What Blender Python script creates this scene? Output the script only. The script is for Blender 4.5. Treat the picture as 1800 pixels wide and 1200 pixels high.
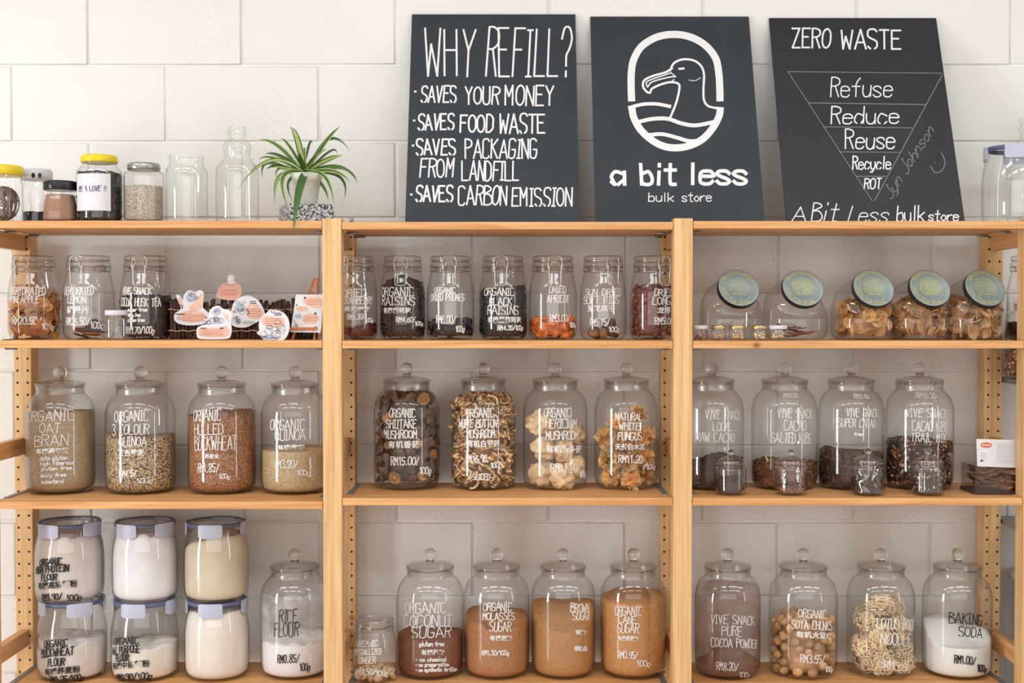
import bpy, bmesh, math, random
from mathutils import Vector, Matrix, noise
PI = math.pi
rnd = random.Random(7)
sc = bpy.context.scene
COL = sc.collection
for o in list(bpy.data.objects):
    bpy.data.objects.remove(o)

# ------------------------------------------------------------------ camera, light, exposure
F = 2216.0                                  # focal length in pixels of the 1800 wide frame
CAM = Vector((0.0, -3.07, 1.55))
TILT = math.radians(1.215)
cd = bpy.data.cameras.new('camera'); cam = bpy.data.objects.new('camera', cd); COL.objects.link(cam)
cam.location = CAM; cam.rotation_euler = (PI / 2 - TILT, 0, 0)
cd.sensor_width = 36; cd.lens = 36 * F / 1800; cd.clip_start = 0.05; cd.clip_end = 60
sc.camera = cam
sc.view_settings.view_transform = 'Standard'; sc.view_settings.look = 'None'
sc.view_settings.gamma = 1; sc.view_settings.use_curve_mapping = False
sc.view_settings.exposure = -0.13
w = bpy.data.worlds.new('world'); sc.world = w; w.use_nodes = True
w.node_tree.nodes['Background'].inputs[0].default_value = (0.75, 0.85, 1, 1)
w.node_tree.nodes['Background'].inputs[1].default_value = 1.0
cy = sc.cycles
cy.use_denoising = True
cy.max_bounces = 14; cy.diffuse_bounces = 5; cy.glossy_bounces = 4; cy.transmission_bounces = 8; cy.transparent_max_bounces = 40
cy.sample_clamp_indirect = 6; cy.caustics_reflective = False; cy.caustics_refractive = False

def area_light(name, loc, target, sx, sy, radiance, color):
    l = bpy.data.lights.new(name, 'AREA'); l.shape = 'RECTANGLE'; l.size = sx; l.size_y = sy
    l.energy = radiance * PI * sx * sy; l.color = color
    o = bpy.data.objects.new(name, l); COL.objects.link(o); o.location = loc
    o.rotation_euler = (Vector(target) - Vector(loc)).to_track_quat('-Z', 'Y').to_euler()
    return o
RX0, RX1, RY0, RY1, RZ = -4.3, 3.7, -5.6, 0.34, 3.15       # the room
area_light('window_daylight', (RX0 + 0.03, -2.5, 1.16), (0, -2.5, 1.16), 0.72, 2.28, 19.0, (0.95, 0.98, 1.0))
area_light('window_daylight', (RX1 - 0.03, -2.25, 1.5), (0, -2.25, 1.5), 0.28, 2.0, 7.0, (0.97, 0.99, 1.0))
area_light('front_fill_light', (-0.3, RY0 + 0.05, 2.2), (-0.3, 0, 2.2), 6.2, 1.7, 1.35, (1.0, 0.985, 0.97))  # unseen front source, added and placed high for the general light
FILL_PANELS = [(x, y) for x in (-2.1, -0.5, 1.1, 2.5) for y in (-1.25, -2.9)]  # unseen overhead fill panels, added to light the wall and shelves
for x, y in FILL_PANELS:
    area_light('fill_panel_light', (x, y, RZ - 0.03), (x, y + 0.001, 0), 1.15, 0.42, 7.9, (0.905, 0.965, 1.0))

# ------------------------------------------------------------------ helpers
def at(px, py, Y):
    """world point of a photo pixel at depth Y"""
    x = (px - 900) / F; u = -(py - 600) / F
    ct, st = math.cos(TILT), math.sin(TILT)
    d = Vector((x, ct + u * st, -st + u * ct))
    return CAM + d * ((Y - CAM.y) / d.y)

def new_obj(name, me, parent=None, loc=(0, 0, 0)):
    o = bpy.data.objects.new(name, me); COL.objects.link(o)
    o.location = loc
    if parent is not None: o.parent = parent
    return o

def tag(o, label=None, cat=None, group=None, kind=None):
    if label: o['label'] = label
    if cat: o['category'] = cat
    if group: o['group'] = group
    if kind: o['kind'] = kind
    return o

def empty(name, loc, label, cat, group=None, rz=0):
    o = bpy.data.objects.new(name, None); COL.objects.link(o); o.location = loc
    o.rotation_euler = (0, 0, rz); o.empty_display_size = 0.05
    return tag(o, label, cat, group)

def mesh(name, vs, fs, mats, smooth=True, mi=None):
    me = bpy.data.meshes.new(name)
    me.from_pydata([tuple(v) for v in vs], [], fs)
    for m in (mats if isinstance(mats, (list, tuple)) else [mats]): me.materials.append(m)
    if mi: me.polygons.foreach_set('material_index', mi)
    if smooth: me.polygons.foreach_set('use_smooth', [True] * len(me.polygons))
    me.update()
    return me

class MB:
    def __init__(s): s.v = []; s.f = []; s.m = []
    def add(s, vs, fs, mi=0):
        n = len(s.v); s.v += [tuple(v) for v in vs]; s.f += [tuple(i + n for i in f) for f in fs]; s.m += [mi] * len(fs)
    def box(s, x0, x1, y0, y1, z0, z1, mi=0):
        s.add([(x0, y0, z0), (x1, y0, z0), (x1, y1, z0), (x0, y1, z0), (x0, y0, z1), (x1, y0, z1), (x1, y1, z1), (x0, y1, z1)],
              [(0, 3, 2, 1), (4, 5, 6, 7), (0, 1, 5, 4), (1, 2, 6, 5), (2, 3, 7, 6), (3, 0, 4, 7)], mi)
    def lathe(s, prof, n=40, c=(0, 0, 0), mi=0):
        vs, fs = lathe(prof, n); s.add([(v[0] + c[0], v[1] + c[1], v[2] + c[2]) for v in vs], fs, mi)
    def tube(s, pts, r, n=6, mi=0, closed=False):
        vs, fs = tube(pts, r, n, closed); s.add(vs, fs, mi)
    def mesh(s, name, mats, smooth=True): return mesh(name, s.v, s.f, mats, smooth, s.m)

def lathe(prof, n=40):
    vs = []; fs = []; rings = []
    for r, z in prof:
        if r < 1e-6: rings.append([len(vs)]); vs.append((0, 0, z))
        else:
            rings.append(list(range(len(vs), len(vs) + n)))
            vs += [(r * math.cos(2 * PI * k / n), r * math.sin(2 * PI * k / n), z) for k in range(n)]
    for a, b in zip(rings, rings[1:]):
        for k in range(n):
            k2 = (k + 1) % n
            if len(a) == 1 and len(b) == 1: continue
            if len(a) == 1: fs.append((a[0], b[k2], b[k]))
            elif len(b) == 1: fs.append((a[k], a[k2], b[0]))
            else: fs.append((a[k], a[k2], b[k2], b[k]))
    return vs, fs

def tube(pts, r, n=6, closed=False):
    pts = [Vector(p) for p in pts]; vs = []; fs = []; N = len(pts)
    up = Vector((0.13, 0.21, 0.97)).normalized()
    for i, p in enumerate(pts):
        a = pts[(i - 1) % N] if (closed or i > 0) else p
        b = pts[(i + 1) % N] if (closed or i < N - 1) else p
        t = (b - a)
        t = t.normalized() if t.length > 1e-9 else Vector((0, 0, 1))
        u = t.cross(up)
        if u.length < 0.05: u = t.cross(Vector((1, 0, 0)))
        u.normalize(); v = t.cross(u)
        rr = r[i] if isinstance(r, (list, tuple)) else r
        vs += [p + (u * math.cos(2 * PI * k / n) + v * math.sin(2 * PI * k / n)) * rr for k in range(n)]
    for i in range(N if closed else N - 1):
        j = (i + 1) % N
        for k in range(n):
            k2 = (k + 1) % n
            fs.append((i * n + k, i * n + k2, j * n + k2, j * n + k))
    if not closed:
        fs.append(tuple(range(n))[::-1]); fs.append(tuple((N - 1) * n + k for k in range(n)))
    return vs, fs

def bevel_box(name, x0, x1, y0, y1, z0, z1, mat, b=0.002, smooth=False):
    bm = bmesh.new(); bmesh.ops.create_cube(bm, size=1)
    for v in bm.verts:
        v.co = Vector(((x0 + x1) / 2 + v.co.x * (x1 - x0), (y0 + y1) / 2 + v.co.y * (y1 - y0), (z0 + z1) / 2 + v.co.z * (z1 - z0)))
    bmesh.ops.bevel(bm, geom=list(bm.edges), offset=b, segments=2, profile=0.6, affect='EDGES')
    me = bpy.data.meshes.new(name); bm.to_mesh(me); bm.free(); me.materials.append(mat)
    return me

def catmull(pts, k=5):
    if len(pts) < 3: return pts
    out = []; closed = pts[0] == pts[-1]; n = len(pts)
    for i in range(n - 1):
        p1, p2 = pts[i], pts[i + 1]
        p0 = pts[i - 1] if i > 0 else (pts[-2] if closed else pts[0])
        p3 = pts[i + 2] if i < n - 2 else (pts[1] if closed else pts[-1])
        for j in range(k):
            t = j / k
            out.append(tuple(0.5 * (2 * p1[d] + (p2[d] - p0[d]) * t + (2 * p0[d] - 5 * p1[d] + 4 * p2[d] - p3[d]) * t * t
                       + (3 * p1[d] - p0[d] - 3 * p2[d] + p3[d]) * t ** 3) for d in range(len(p1))))
    out.append(pts[-1])
    return out

# ------------------------------------------------------------------ materials
def srgb(r, g, b):
    f = lambda c: (c / 255 / 12.92) if c / 255 <= 0.04045 else ((c / 255 + 0.055) / 1.055) ** 2.4
    return (f(r), f(g), f(b), 1)

def mat_base(name):
    m = bpy.data.materials.new(name); m.use_nodes = True; nt = m.node_tree
    return m, nt, nt.nodes['Principled BSDF']

def N(nt, kind, **kw):
    n = nt.nodes.new(kind)
    for k, v in kw.items():
        if k.startswith('i_'):
            key = k[2:]; n.inputs[int(key) if key.isdigit() else key.replace('_', ' ')].default_value = v
        else: setattr(n, k, v)
    return n

def plain(name, col, rough=0.6, metal=0.0, var=0.08, scale=30, bump=0.0, spec=0.5, bscale=None, each=0.0):
    m, nt, p = mat_base(name); L = nt.links.new
    tc = N(nt, 'ShaderNodeTexCoord'); no = N(nt, 'ShaderNodeTexNoise', i_Scale=scale, i_Detail=4.0)
    L(tc.outputs['Object'], no.inputs['Vector'])
    hs = N(nt, 'ShaderNodeHueSaturation'); hs.inputs['Color'].default_value = col
    mr = N(nt, 'ShaderNodeMapRange', i_3=1 - var, i_4=1 + var, i_1=0.3, i_2=0.7)
    L(no.outputs[0], mr.inputs[0])
    if each:                                   # pieces of one kind differ a little from one another
        oi = N(nt, 'ShaderNodeObjectInfo'); m2 = N(nt, 'ShaderNodeMapRange', i_3=1 - each, i_4=1 + each); L(oi.outputs['Random'], m2.inputs[0])
        mu = N(nt, 'ShaderNodeMath', operation='MULTIPLY'); L(mr.outputs[0], mu.inputs[0]); L(m2.outputs[0], mu.inputs[1]); L(mu.outputs[0], hs.inputs['Value'])
    else: L(mr.outputs[0], hs.inputs['Value'])
    L(hs.outputs[0], p.inputs['Base Color'])
    p.inputs['Roughness'].default_value = rough; p.inputs['Metallic'].default_value = metal
    p.inputs['Specular IOR Level'].default_value = spec
    if bump:
        no2 = N(nt, 'ShaderNodeTexNoise', i_Scale=bscale or scale * 4, i_Detail=3.0); L(tc.outputs['Object'], no2.inputs['Vector'])
        b = N(nt, 'ShaderNodeBump', i_Strength=bump, i_Distance=0.002); L(no2.outputs[0], b.inputs['Height']); L(b.outputs[0], p.inputs['Normal'])
    return m

def pine(name, axis, c1, c2, red):
    """pine with grain running along AXIS, growth lines and a few knots"""
    m, nt, p = mat_base(name); L = nt.links.new
    tc = N(nt, 'ShaderNodeTexCoord'); oi = N(nt, 'ShaderNodeObjectInfo')
    add = N(nt, 'ShaderNodeVectorMath', operation='MULTIPLY_ADD'); add.inputs[1].default_value = (1, 1, 1)
    cmb = N(nt, 'ShaderNodeCombineXYZ'); mu = N(nt, 'ShaderNodeMath', operation='MULTIPLY', i_1=7.0)
    L(oi.outputs['Random'], mu.inputs[0])
    for k in range(3): L(mu.outputs[0], cmb.inputs[k])
    L(tc.outputs['Object'], add.inputs[0]); L(cmb.outputs[0], add.inputs[2])
    s = [26, 26, 26]; s[axis] = 1.3
    mp = N(nt, 'ShaderNodeMapping'); mp.inputs['Scale'].default_value = s; L(add.outputs[0], mp.inputs[0])
    n1 = N(nt, 'ShaderNodeTexNoise', i_Scale=1.6, i_Detail=5.0, i_Distortion=1.4); L(mp.outputs[0], n1.inputs[0])
    ramp = N(nt, 'ShaderNodeValToRGB'); L(n1.outputs[0], ramp.inputs[0])
    e = ramp.color_ramp.elements; e[0].position = 0.3; e[0].color = c2; e[1].position = 0.62; e[1].color = c1
    s2 = [120, 120, 120]; s2[axis] = 3.0
    mp2 = N(nt, 'ShaderNodeMapping'); mp2.inputs['Scale'].default_value = s2; L(add.outputs[0], mp2.inputs[0])
    n2 = N(nt, 'ShaderNodeTexNoise', i_Scale=1.5, i_Detail=3.0); L(mp2.outputs[0], n2.inputs[0])
    mx = N(nt, 'ShaderNodeMix', data_type='RGBA', blend_type='MULTIPLY'); mx.inputs[0].default_value = 0.35
    r2 = N(nt, 'ShaderNodeValToRGB'); L(n2.outputs[0], r2.inputs[0]); r2.color_ramp.elements[0].color = (0.6, 0.42, 0.3, 1); r2.color_ramp.elements[0].position = 0.3
    r2.color_ramp.elements[1].position = 0.55
    L(ramp.outputs[0], mx.inputs[6]); L(r2.outputs[0], mx.inputs[7])
    sk = [9, 0.6, 9]; sk[axis] = 7.0
    mk = N(nt, 'ShaderNodeMapping'); mk.inputs['Scale'].default_value = sk; L(add.outputs[0], mk.inputs[0])
    vo = N(nt, 'ShaderNodeTexVoronoi', i_Scale=1.0); L(mk.outputs[0], vo.inputs['Vector'])
    sep = N(nt, 'ShaderNodeSeparateColor'); L(vo.outputs['Color'], sep.inputs[0])
    rare = N(nt, 'ShaderNodeMath', operation='GREATER_THAN', i_1=0.52); L(sep.outputs[0], rare.inputs[0])
    kr = N(nt, 'ShaderNodeMapRange', i_1=0.055, i_2=0.105, i_3=1.0, i_4=0.0); L(vo.outputs['Distance'], kr.inputs[0])
    kk = N(nt, 'ShaderNodeMath', operation='MULTIPLY'); L(rare.outputs[0], kk.inputs[0]); L(kr.outputs[0], kk.inputs[1])
    mx2 = N(nt, 'ShaderNodeMix', data_type='RGBA'); L(kk.outputs[0], mx2.inputs[0]); L(mx.outputs[2], mx2.inputs[6]); mx2.inputs[7].default_value = red
    L(mx2.outputs[2], p.inputs['Base Color']); p.inputs['Roughness'].default_value = 0.5
    b = N(nt, 'ShaderNodeBump', i_Strength=0.12, i_Distance=0.001); L(n2.outputs[0], b.inputs['Height']); L(b.outputs[0], p.inputs['Normal'])
    return m

def thin_glass(name, tint=(0.994, 0.996, 0.994), edge=(0.26, 0.26, 0.25), rough=0.015, f0=0.075, bump=0):
    """one wall of glass seen as a sheet: clear in the middle, longer path and more mirror towards the rim"""
    m = bpy.data.materials.new(name); m.use_nodes = True; nt = m.node_tree; L = nt.links.new
    nt.nodes.clear(); out = N(nt, 'ShaderNodeOutputMaterial')
    lw = N(nt, 'ShaderNodeLayerWeight', i_Blend=0.5)
    p5 = N(nt, 'ShaderNodeMath', operation='POWER', i_1=5.0); L(lw.outputs['Facing'], p5.inputs[0])
    fr = N(nt, 'ShaderNodeMath', operation='MULTIPLY_ADD', i_1=0.75, i_2=f0); L(p5.outputs[0], fr.inputs[0])
    p3 = N(nt, 'ShaderNodeMath', operation='POWER', i_1=4.3); L(lw.outputs['Facing'], p3.inputs[0])
    cm = N(nt, 'ShaderNodeMix', data_type='RGBA'); L(p3.outputs[0], cm.inputs[0]); cm.inputs[6].default_value = (*tint, 1); cm.inputs[7].default_value = (*edge, 1)
    tr = N(nt, 'ShaderNodeBsdfTransparent'); L(cm.outputs[2], tr.inputs[0])
    gl = N(nt, 'ShaderNodeBsdfGlossy', i_Roughness=rough); gl.inputs[0].default_value = (1, 1, 1, 1)
    mx = N(nt, 'ShaderNodeMixShader'); L(fr.outputs[0], mx.inputs[0]); L(tr.outputs[0], mx.inputs[1]); L(gl.outputs[0], mx.inputs[2])
    L(mx.outputs[0], out.inputs[0])
    tc = N(nt, 'ShaderNodeTexCoord'); no = N(nt, 'ShaderNodeTexNoise', i_Scale=9.0 if not bump else 40.0, i_Detail=1.0); L(tc.outputs['Object'], no.inputs['Vector'])
    b = N(nt, 'ShaderNodeBump', i_Strength=0.12 if not bump else bump, i_Distance=0.01); L(no.outputs[0], b.inputs['Height']); L(b.outputs[0], gl.inputs['Normal']); L(b.outputs[0], lw.inputs['Normal']) if bump else None
    return m

def grains(name, cols, scale, rough=0.7, bump=0.6, stretch=1.0):
    m, nt, p = mat_base(name); L = nt.links.new
    tc = N(nt, 'ShaderNodeTexCoord'); mp = N(nt, 'ShaderNodeMapping'); mp.inputs['Scale'].default_value = (1, 1, stretch); L(tc.outputs['Object'], mp.inputs[0])
    vo = N(nt, 'ShaderNodeTexVoronoi', i_Scale=scale); L(mp.outputs[0], vo.inputs['Vector'])
    sep = N(nt, 'ShaderNodeSeparateColor'); L(vo.outputs['Color'], sep.inputs[0])
    r = N(nt, 'ShaderNodeValToRGB'); r.color_ramp.interpolation = 'CONSTANT'; L(sep.outputs[0], r.inputs[0])
    els = r.color_ramp.elements; tot = sum(c[1] for c in cols); acc = 0
    for i, (c, wt) in enumerate(cols):
        if i < 2: el = els[i]; el.position = acc / tot
        else: el = els.new(acc / tot)
        el.color = c; acc += wt
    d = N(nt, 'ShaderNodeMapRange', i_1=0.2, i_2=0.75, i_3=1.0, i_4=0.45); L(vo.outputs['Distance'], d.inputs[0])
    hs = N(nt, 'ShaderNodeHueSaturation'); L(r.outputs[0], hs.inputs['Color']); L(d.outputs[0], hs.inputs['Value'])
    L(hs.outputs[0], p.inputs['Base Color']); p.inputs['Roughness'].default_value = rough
    iv = N(nt, 'ShaderNodeMath', operation='SUBTRACT', i_0=1.0); L(vo.outputs['Distance'], iv.inputs[1])
    b = N(nt, 'ShaderNodeBump', i_Strength=bump, i_Distance=0.003); L(iv.outputs[0], b.inputs['Height']); L(b.outputs[0], p.inputs['Normal'])
    return m

M = {}
PC1, PC2, PRD = (0.80, 0.445, 0.185, 1), (0.64, 0.30, 0.10, 1), (0.30, 0.085, 0.025, 1)
M['pine_x'] = pine('pine_along_shelf', 0, PC1, PC2, PRD)
M['pine_z'] = pine('pine_along_post', 2, (0.82, 0.545, 0.27, 1), (0.70, 0.41, 0.17, 1), PRD)
M['pine_y'] = pine('pine_along_rung', 1, PC1, PC2, PRD)
M['glass'] = thin_glass('clear_glass')
M['glass_old'] = thin_glass('pale_green_glass', (0.965, 0.985, 0.97), (0.35, 0.40, 0.36), 0.02, 0.085)
M['glass_wavy'] = thin_glass('pressed_glass', (0.97, 0.98, 0.975), (0.35, 0.37, 0.36), 0.03, 0.10, 0.5)
M['glass_lid'] = thin_glass('lid_glass', (0.965, 0.96, 0.95), (0.22, 0.20, 0.18), 0.03, 0.09)
M['glass_cut'] = thin_glass('cut_glass', (0.97, 0.97, 0.965), (0.55, 0.54, 0.53), 0.03, 0.12)
M['acrylic'] = thin_glass('clear_acrylic', (0.96, 0.96, 0.95), (0.5, 0.48, 0.46), 0.05, 0.05)
def solid_glass():
    m, nt, p = mat_base('solid_glass'); p.inputs['Transmission Weight'].default_value = 1; p.inputs['Roughness'].default_value = 0.02; p.inputs['IOR'].default_value = 1.46
    p.inputs['Base Color'].default_value = (0.93, 0.93, 0.92, 1); return m
M['knob'] = solid_glass()
M['steel'] = plain('bright_steel_wire', (0.62, 0.61, 0.59, 1), 0.25, 1.0, 0.1)
M['galv'] = plain('galvanised_steel', srgb(150, 155, 158), 0.45, 0.7, 0.1)
M['gasket'] = thin_glass('frosted_seal', (0.80, 0.80, 0.79), (0.5, 0.5, 0.5), 0.3, 0.16)
M['chalk'] = plain('white_chalk_paint', (0.83, 0.84, 0.84, 1), 0.9, 0, 0.08, 220)
M['chalk_thin'] = plain('thin_chalk', srgb(135, 138, 142), 0.95, 0, 0.25, 300)
M['marker'] = plain('white_marker', (0.80, 0.80, 0.79, 1), 0.8, 0, 0.05)
M['black_ink'] = plain('black_marker', srgb(24, 23, 24), 0.6, 0, 0.05)
M['yellow_chalk'] = plain('yellow_chalk', srgb(206, 208, 120), 0.9, 0, 0.15, 200)
M['board'] = plain('slate_grey_blackboard', srgb(46, 54, 61), 0.55, 0, 0.12, 9, 0.05, 0.35)
M['board_dark'] = plain('dark_blackboard', srgb(36, 38, 44), 0.5, 0, 0.14, 9, 0.05, 0.4)
M['mdf'] = plain('raw_board_edge', srgb(60, 55, 50), 0.8)
M['hole'] = plain('peg_hole_shade', srgb(45, 22, 12), 0.9)  # colour of flat discs, shade inside the peg holes painted in
M['floor'] = plain('polished_screed_floor', srgb(204, 190, 178), 0.08, 0, 0.1, 3)
M['room_white'] = plain('painted_wall', srgb(222, 217, 213), 0.9)
M['frame_dark'] = plain('dark_window_frame', srgb(50, 50, 52), 0.5)

def wall_paint():
    m, nt, p = mat_base('white_painted_block'); L = nt.links.new
    tc = N(nt, 'ShaderNodeTexCoord')
    geo = N(nt, 'ShaderNodeNewGeometry')
    n0 = N(nt, 'ShaderNodeTexNoise', i_Scale=2.2, i_Detail=3.0); L(geo.outputs['Position'], n0.inputs['Vector'])
    r = N(nt, 'ShaderNodeValToRGB'); L(n0.outputs[0], r.inputs[0])
    r.color_ramp.elements[0].position = 0.3; r.color_ramp.elements[0].color = (0.80, 0.795, 0.775, 1)
    r.color_ramp.elements[1].position = 0.7; r.color_ramp.elements[1].color = (0.86, 0.86, 0.855, 1)
    L(r.outputs[0], p.inputs['Base Color']); p.inputs['Roughness'].default_value = 0.62
    n1 = N(nt, 'ShaderNodeTexNoise', i_Scale=55.0, i_Detail=6.0); L(geo.outputs['Position'], n1.inputs['Vector'])
    n3 = N(nt, 'ShaderNodeTexNoise', i_Scale=3.2, i_Detail=2.0); L(geo.outputs['Position'], n3.inputs['Vector'])
    vo = N(nt, 'ShaderNodeTexVoronoi', i_Scale=75.0); L(geo.outputs['Position'], vo.inputs['Vector'])
    pit = N(nt, 'ShaderNodeMapRange', i_1=0.10, i_2=0.26, i_3=-1.0, i_4=0.0); L(vo.outputs['Distance'], pit.inputs[0])
    gate = N(nt, 'ShaderNodeMapRange', i_1=0.47, i_2=0.62, i_3=0.0, i_4=1.0); L(n3.outputs[0], gate.inputs[0])
    mm = N(nt, 'ShaderNodeMath', operation='MULTIPLY'); L(pit.outputs[0], mm.inputs[0]); L(gate.outputs[0], mm.inputs[1])
    ad = N(nt, 'ShaderNodeMath', operation='MULTIPLY_ADD', i_1=0.35); L(n1.outputs[0], ad.inputs[0]); L(mm.outputs[0], ad.inputs[2])
    b = N(nt, 'ShaderNodeBump', i_Strength=0.42, i_Distance=0.004); L(ad.outputs[0], b.inputs['Height']); L(b.outputs[0], p.inputs['Normal'])
    return m
M['wall'] = wall_paint()

# ------------------------------------------------------------------ room and block wall
def struct(name, me, parent=None):
    o = new_obj(name, me, parent)
    if parent is None: o['kind'] = 'structure'
    return o
def box_mesh(name, *a, mat): 
    b = MB(); b.box(*a); return b.mesh(name, mat, False)
struct('floor', box_mesh('floor', RX0, RX1, RY0, RY1 + 0.1, -0.1, 0, mat=M['floor']))
ceiling = struct('ceiling', box_mesh('ceiling', RX0, RX1, RY0, RY1 + 0.1, RZ, RZ + 0.1, mat=M['room_white']))
struct('wall_left', box_mesh('wall_left', RX0 - 0.1, RX0, RY0, RY1 + 0.1, 0, RZ, mat=M['room_white']))
struct('wall_right', box_mesh('wall_right', RX1, RX1 + 0.1, RY0, RY1 + 0.1, 0, RZ, mat=M['room_white']))
struct('wall_front', box_mesh('wall_front', RX0, RX1, RY0 - 0.1, RY0, 0, RZ, mat=M['room_white']))
wall_back = struct('wall_back', box_mesh('wall_back', RX0, RX1, RY1 - 0.0032, RY1 + 0.1, 0, RZ, mat=M['wall']))
for x, y in FILL_PANELS:
    b = MB()
    for a in ((-.6, -.575, -.235, .235), (.575, .6, -.235, .235), (-.575, .575, -.235, -.21), (-.575, .575, .21, .235)):
        b.box(x + a[0], x + a[1], y + a[2], y + a[3], RZ - 0.04, RZ)
    struct('fill_panel_frame', b.mesh('fill_panel_frame', M['room_white'], False), ceiling)  # frame added to give the overhead fill light a fixture
def window_frame(name, n0, plane, a0, a1, z0, z1):
    b = MB(); t = 0.06
    for u0, u1, v0, v1 in ((a0 - t, a0, z0 - t, z1 + t), (a1, a1 + t, z0 - t, z1 + t), (a0, a1, z0 - t, z0), (a0, a1, z1, z1 + t)):
        if plane == 'x': b.box(n0 - 0.03, n0 + 0.03, u0, u1, max(v0, 0.002), v1)
        else: b.box(u0, u1, n0 - 0.03, n0 + 0.03, max(v0, 0.002), v1)
    struct(name, b.mesh(name, M['frame_dark'], False))
window_frame('window_1', RX0 + 0.03, 'x', -2.87, -2.13, 0.02, 2.3)
window_frame('window_2', RX1 - 0.03, 'x', -2.39, -2.11, 0.5, 2.5)
window_frame('front_fill_frame', RY0 + 0.03, 'y', -3.4, 2.8, 1.34, 3.06)  # frame added around the unseen front fill light

BW, BH, J = 0.4125, 0.2049, 0.0062
def block_mesh(seed, wd):
    r = random.Random(seed); bm = bmesh.new(); bmesh.ops.create_cube(bm, size=1)
    for v in bm.verts:
        v.co = Vector((v.co.x * (wd - J) + r.uniform(-.0012, .0012), v.co.y * 0.024 + (r.uniform(-.001, .001) if v.co.y < 0 else 0), v.co.z * (BH - J) + r.uniform(-.0012, .0012)))
    fe = [e for e in bm.edges if all(v.co.y < 0 for v in e.verts)]
    bmesh.ops.bevel(bm, geom=fe, offset=0.0035, segments=2, profile=0.6, affect='EDGES')
    me = bpy.data.meshes.new('wall_block'); bm.to_mesh(me); bm.free(); me.materials.append(M['wall']); me.shade_smooth()
    for p in me.polygons: p.use_smooth = p.area < 0.004
    return me
BV = [block_mesh(i, BW) for i in range(6)]
zj = at(900, 249, RY1 - 0.01).z             # one bed joint of the photograph
k0 = int(zj / BH); zbase = zj - k0 * BH
xa = at(155, 60, RY1 - 0.01).x; xb = at(291, 180, RY1 - 0.01).x
for k in range(-1, int(RZ / BH) + 1):
    z = zbase + (k + 0.5) * BH
    if z - BH / 2 < 0.0 or z + BH / 2 > RZ: continue
    x0 = (xa if (k - k0) % 2 == 1 else xb)
    for i in range(-5, 9):
        x = x0 + (i + 0.5) * BW
        if x < -1.95 or x > 2.0: continue
        o = new_obj('wall_block', BV[rnd.randrange(6)], wall_back, (x + rnd.uniform(-.001, .001), RY1 + 0.004 + rnd.uniform(-.0012, .0012), z))

# ------------------------------------------------------------------ shelving
Z = CAM.z
ZS = {1: Z + 0.2258, 2: Z - 0.0637, 3: Z - 0.4475, 4: Z - 0.928}
POST = [-1.293, -0.4384, 0.4169, 1.272]
PWD, PDP = 0.0464, 0.05
FY, RY = 0.0, 0.258
ZTOP = Z + 0.2345
names = ['side frame of pine posts at the yellow lidded jar end of the shelving', 'pine side frame rising beside the potted spider plant',
         'pine side frame below the bird logo board', 'pine side frame at the end of the rack beside the grey metal shelves']
hole_me = None
for i, x in enumerate(POST):
    fr = empty('side_frame', (x, 0, 0), names[i], 'shelf frame', 'pine side frames of the shelving')
    for y in (FY, RY):
        po = new_obj('post', bevel_box('post', -PWD / 2, PWD / 2, y, y + PDP, 0.0, ZTOP, M['pine_z'], 0.0025), fr)
    b = MB()
    zz = ZTOP - 0.03
    while zz > 0.3:
        for hx in (-0.0135, 0.0135):
            for yy, s in ((RY - 0.0004, -1), (FY + PDP + 0.0004, 1)):
                vs = [(hx + 0.0031 * math.cos(2 * PI * k / 10), yy, zz + 0.0031 * math.sin(2 * PI * k / 10)) for k in range(10)]
                b.add(vs, [tuple(range(10)) if s < 0 else tuple(range(9, -1, -1))])
        zz -= 0.032
    tag(new_obj('peg_hole', b.mesh('peg_hole', M['hole'], False), fr), kind='stuff')
    for zr in (Z + 0.19, Z - 0.345, Z - 0.855, Z - 1.35):
        new_obj('rung', bevel_box('rung', -0.012, 0.012, FY + PDP, RY, zr - 0.0215, zr + 0.0215, M['pine_y'], 0.003), fr)
segn = ['beside the pot plant', 'under the boards', 'at the clip lid jar end']
rown = {1: 'top pine shelf', 2: 'second pine shelf from the top', 3: 'third pine shelf from the top', 4: 'lowest pine shelf in view'}
secn = ['of the bay under the potted plant', 'of the middle bay between the two central posts', 'of the bay under the zero waste board']
for s in range(3):
    x0 = POST[s] + PWD / 2 + 0.001; x1 = POST[s + 1] - PWD / 2 - 0.001
    for r, z in ZS.items():
        z = z + {(0, 1): 0.003, (0, 3): -0.009, (0, 2): 0.001, (2, 1): 0.002}.get((s, r), 0)
        root = empty('shelf', ((x0 + x1) / 2, 0, z), rown[r] + ' ' + secn[s], 'shelf', 'pine shelf boards')
        hw = (x1 - x0) / 2
        new_obj('shelf_board', bevel_box('shelf_board', -hw, hw, 0.001, 0.285, -0.0185, 0, M['pine_x'], 0.0022), root)
        for sx in (-1, 1):
            b = MB(); xx = sx * (hw - 0.010)
            b.box(xx - 0.007, xx + 0.007, 0.06, 0.25, 0.0002, 0.0022)
            new_obj('end_strip', b.mesh('end_strip', M['galv'], False), root)
            for yy in (0.085, 0.235):
                b = MB(); b.tube([(sx * (hw + 0.0005), yy, -0.022), (sx * (hw - 0.03), yy, -0.022)], 0.003)
                new_obj('shelf_pin', b.mesh('shelf_pin', M['galv']), root)

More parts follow.
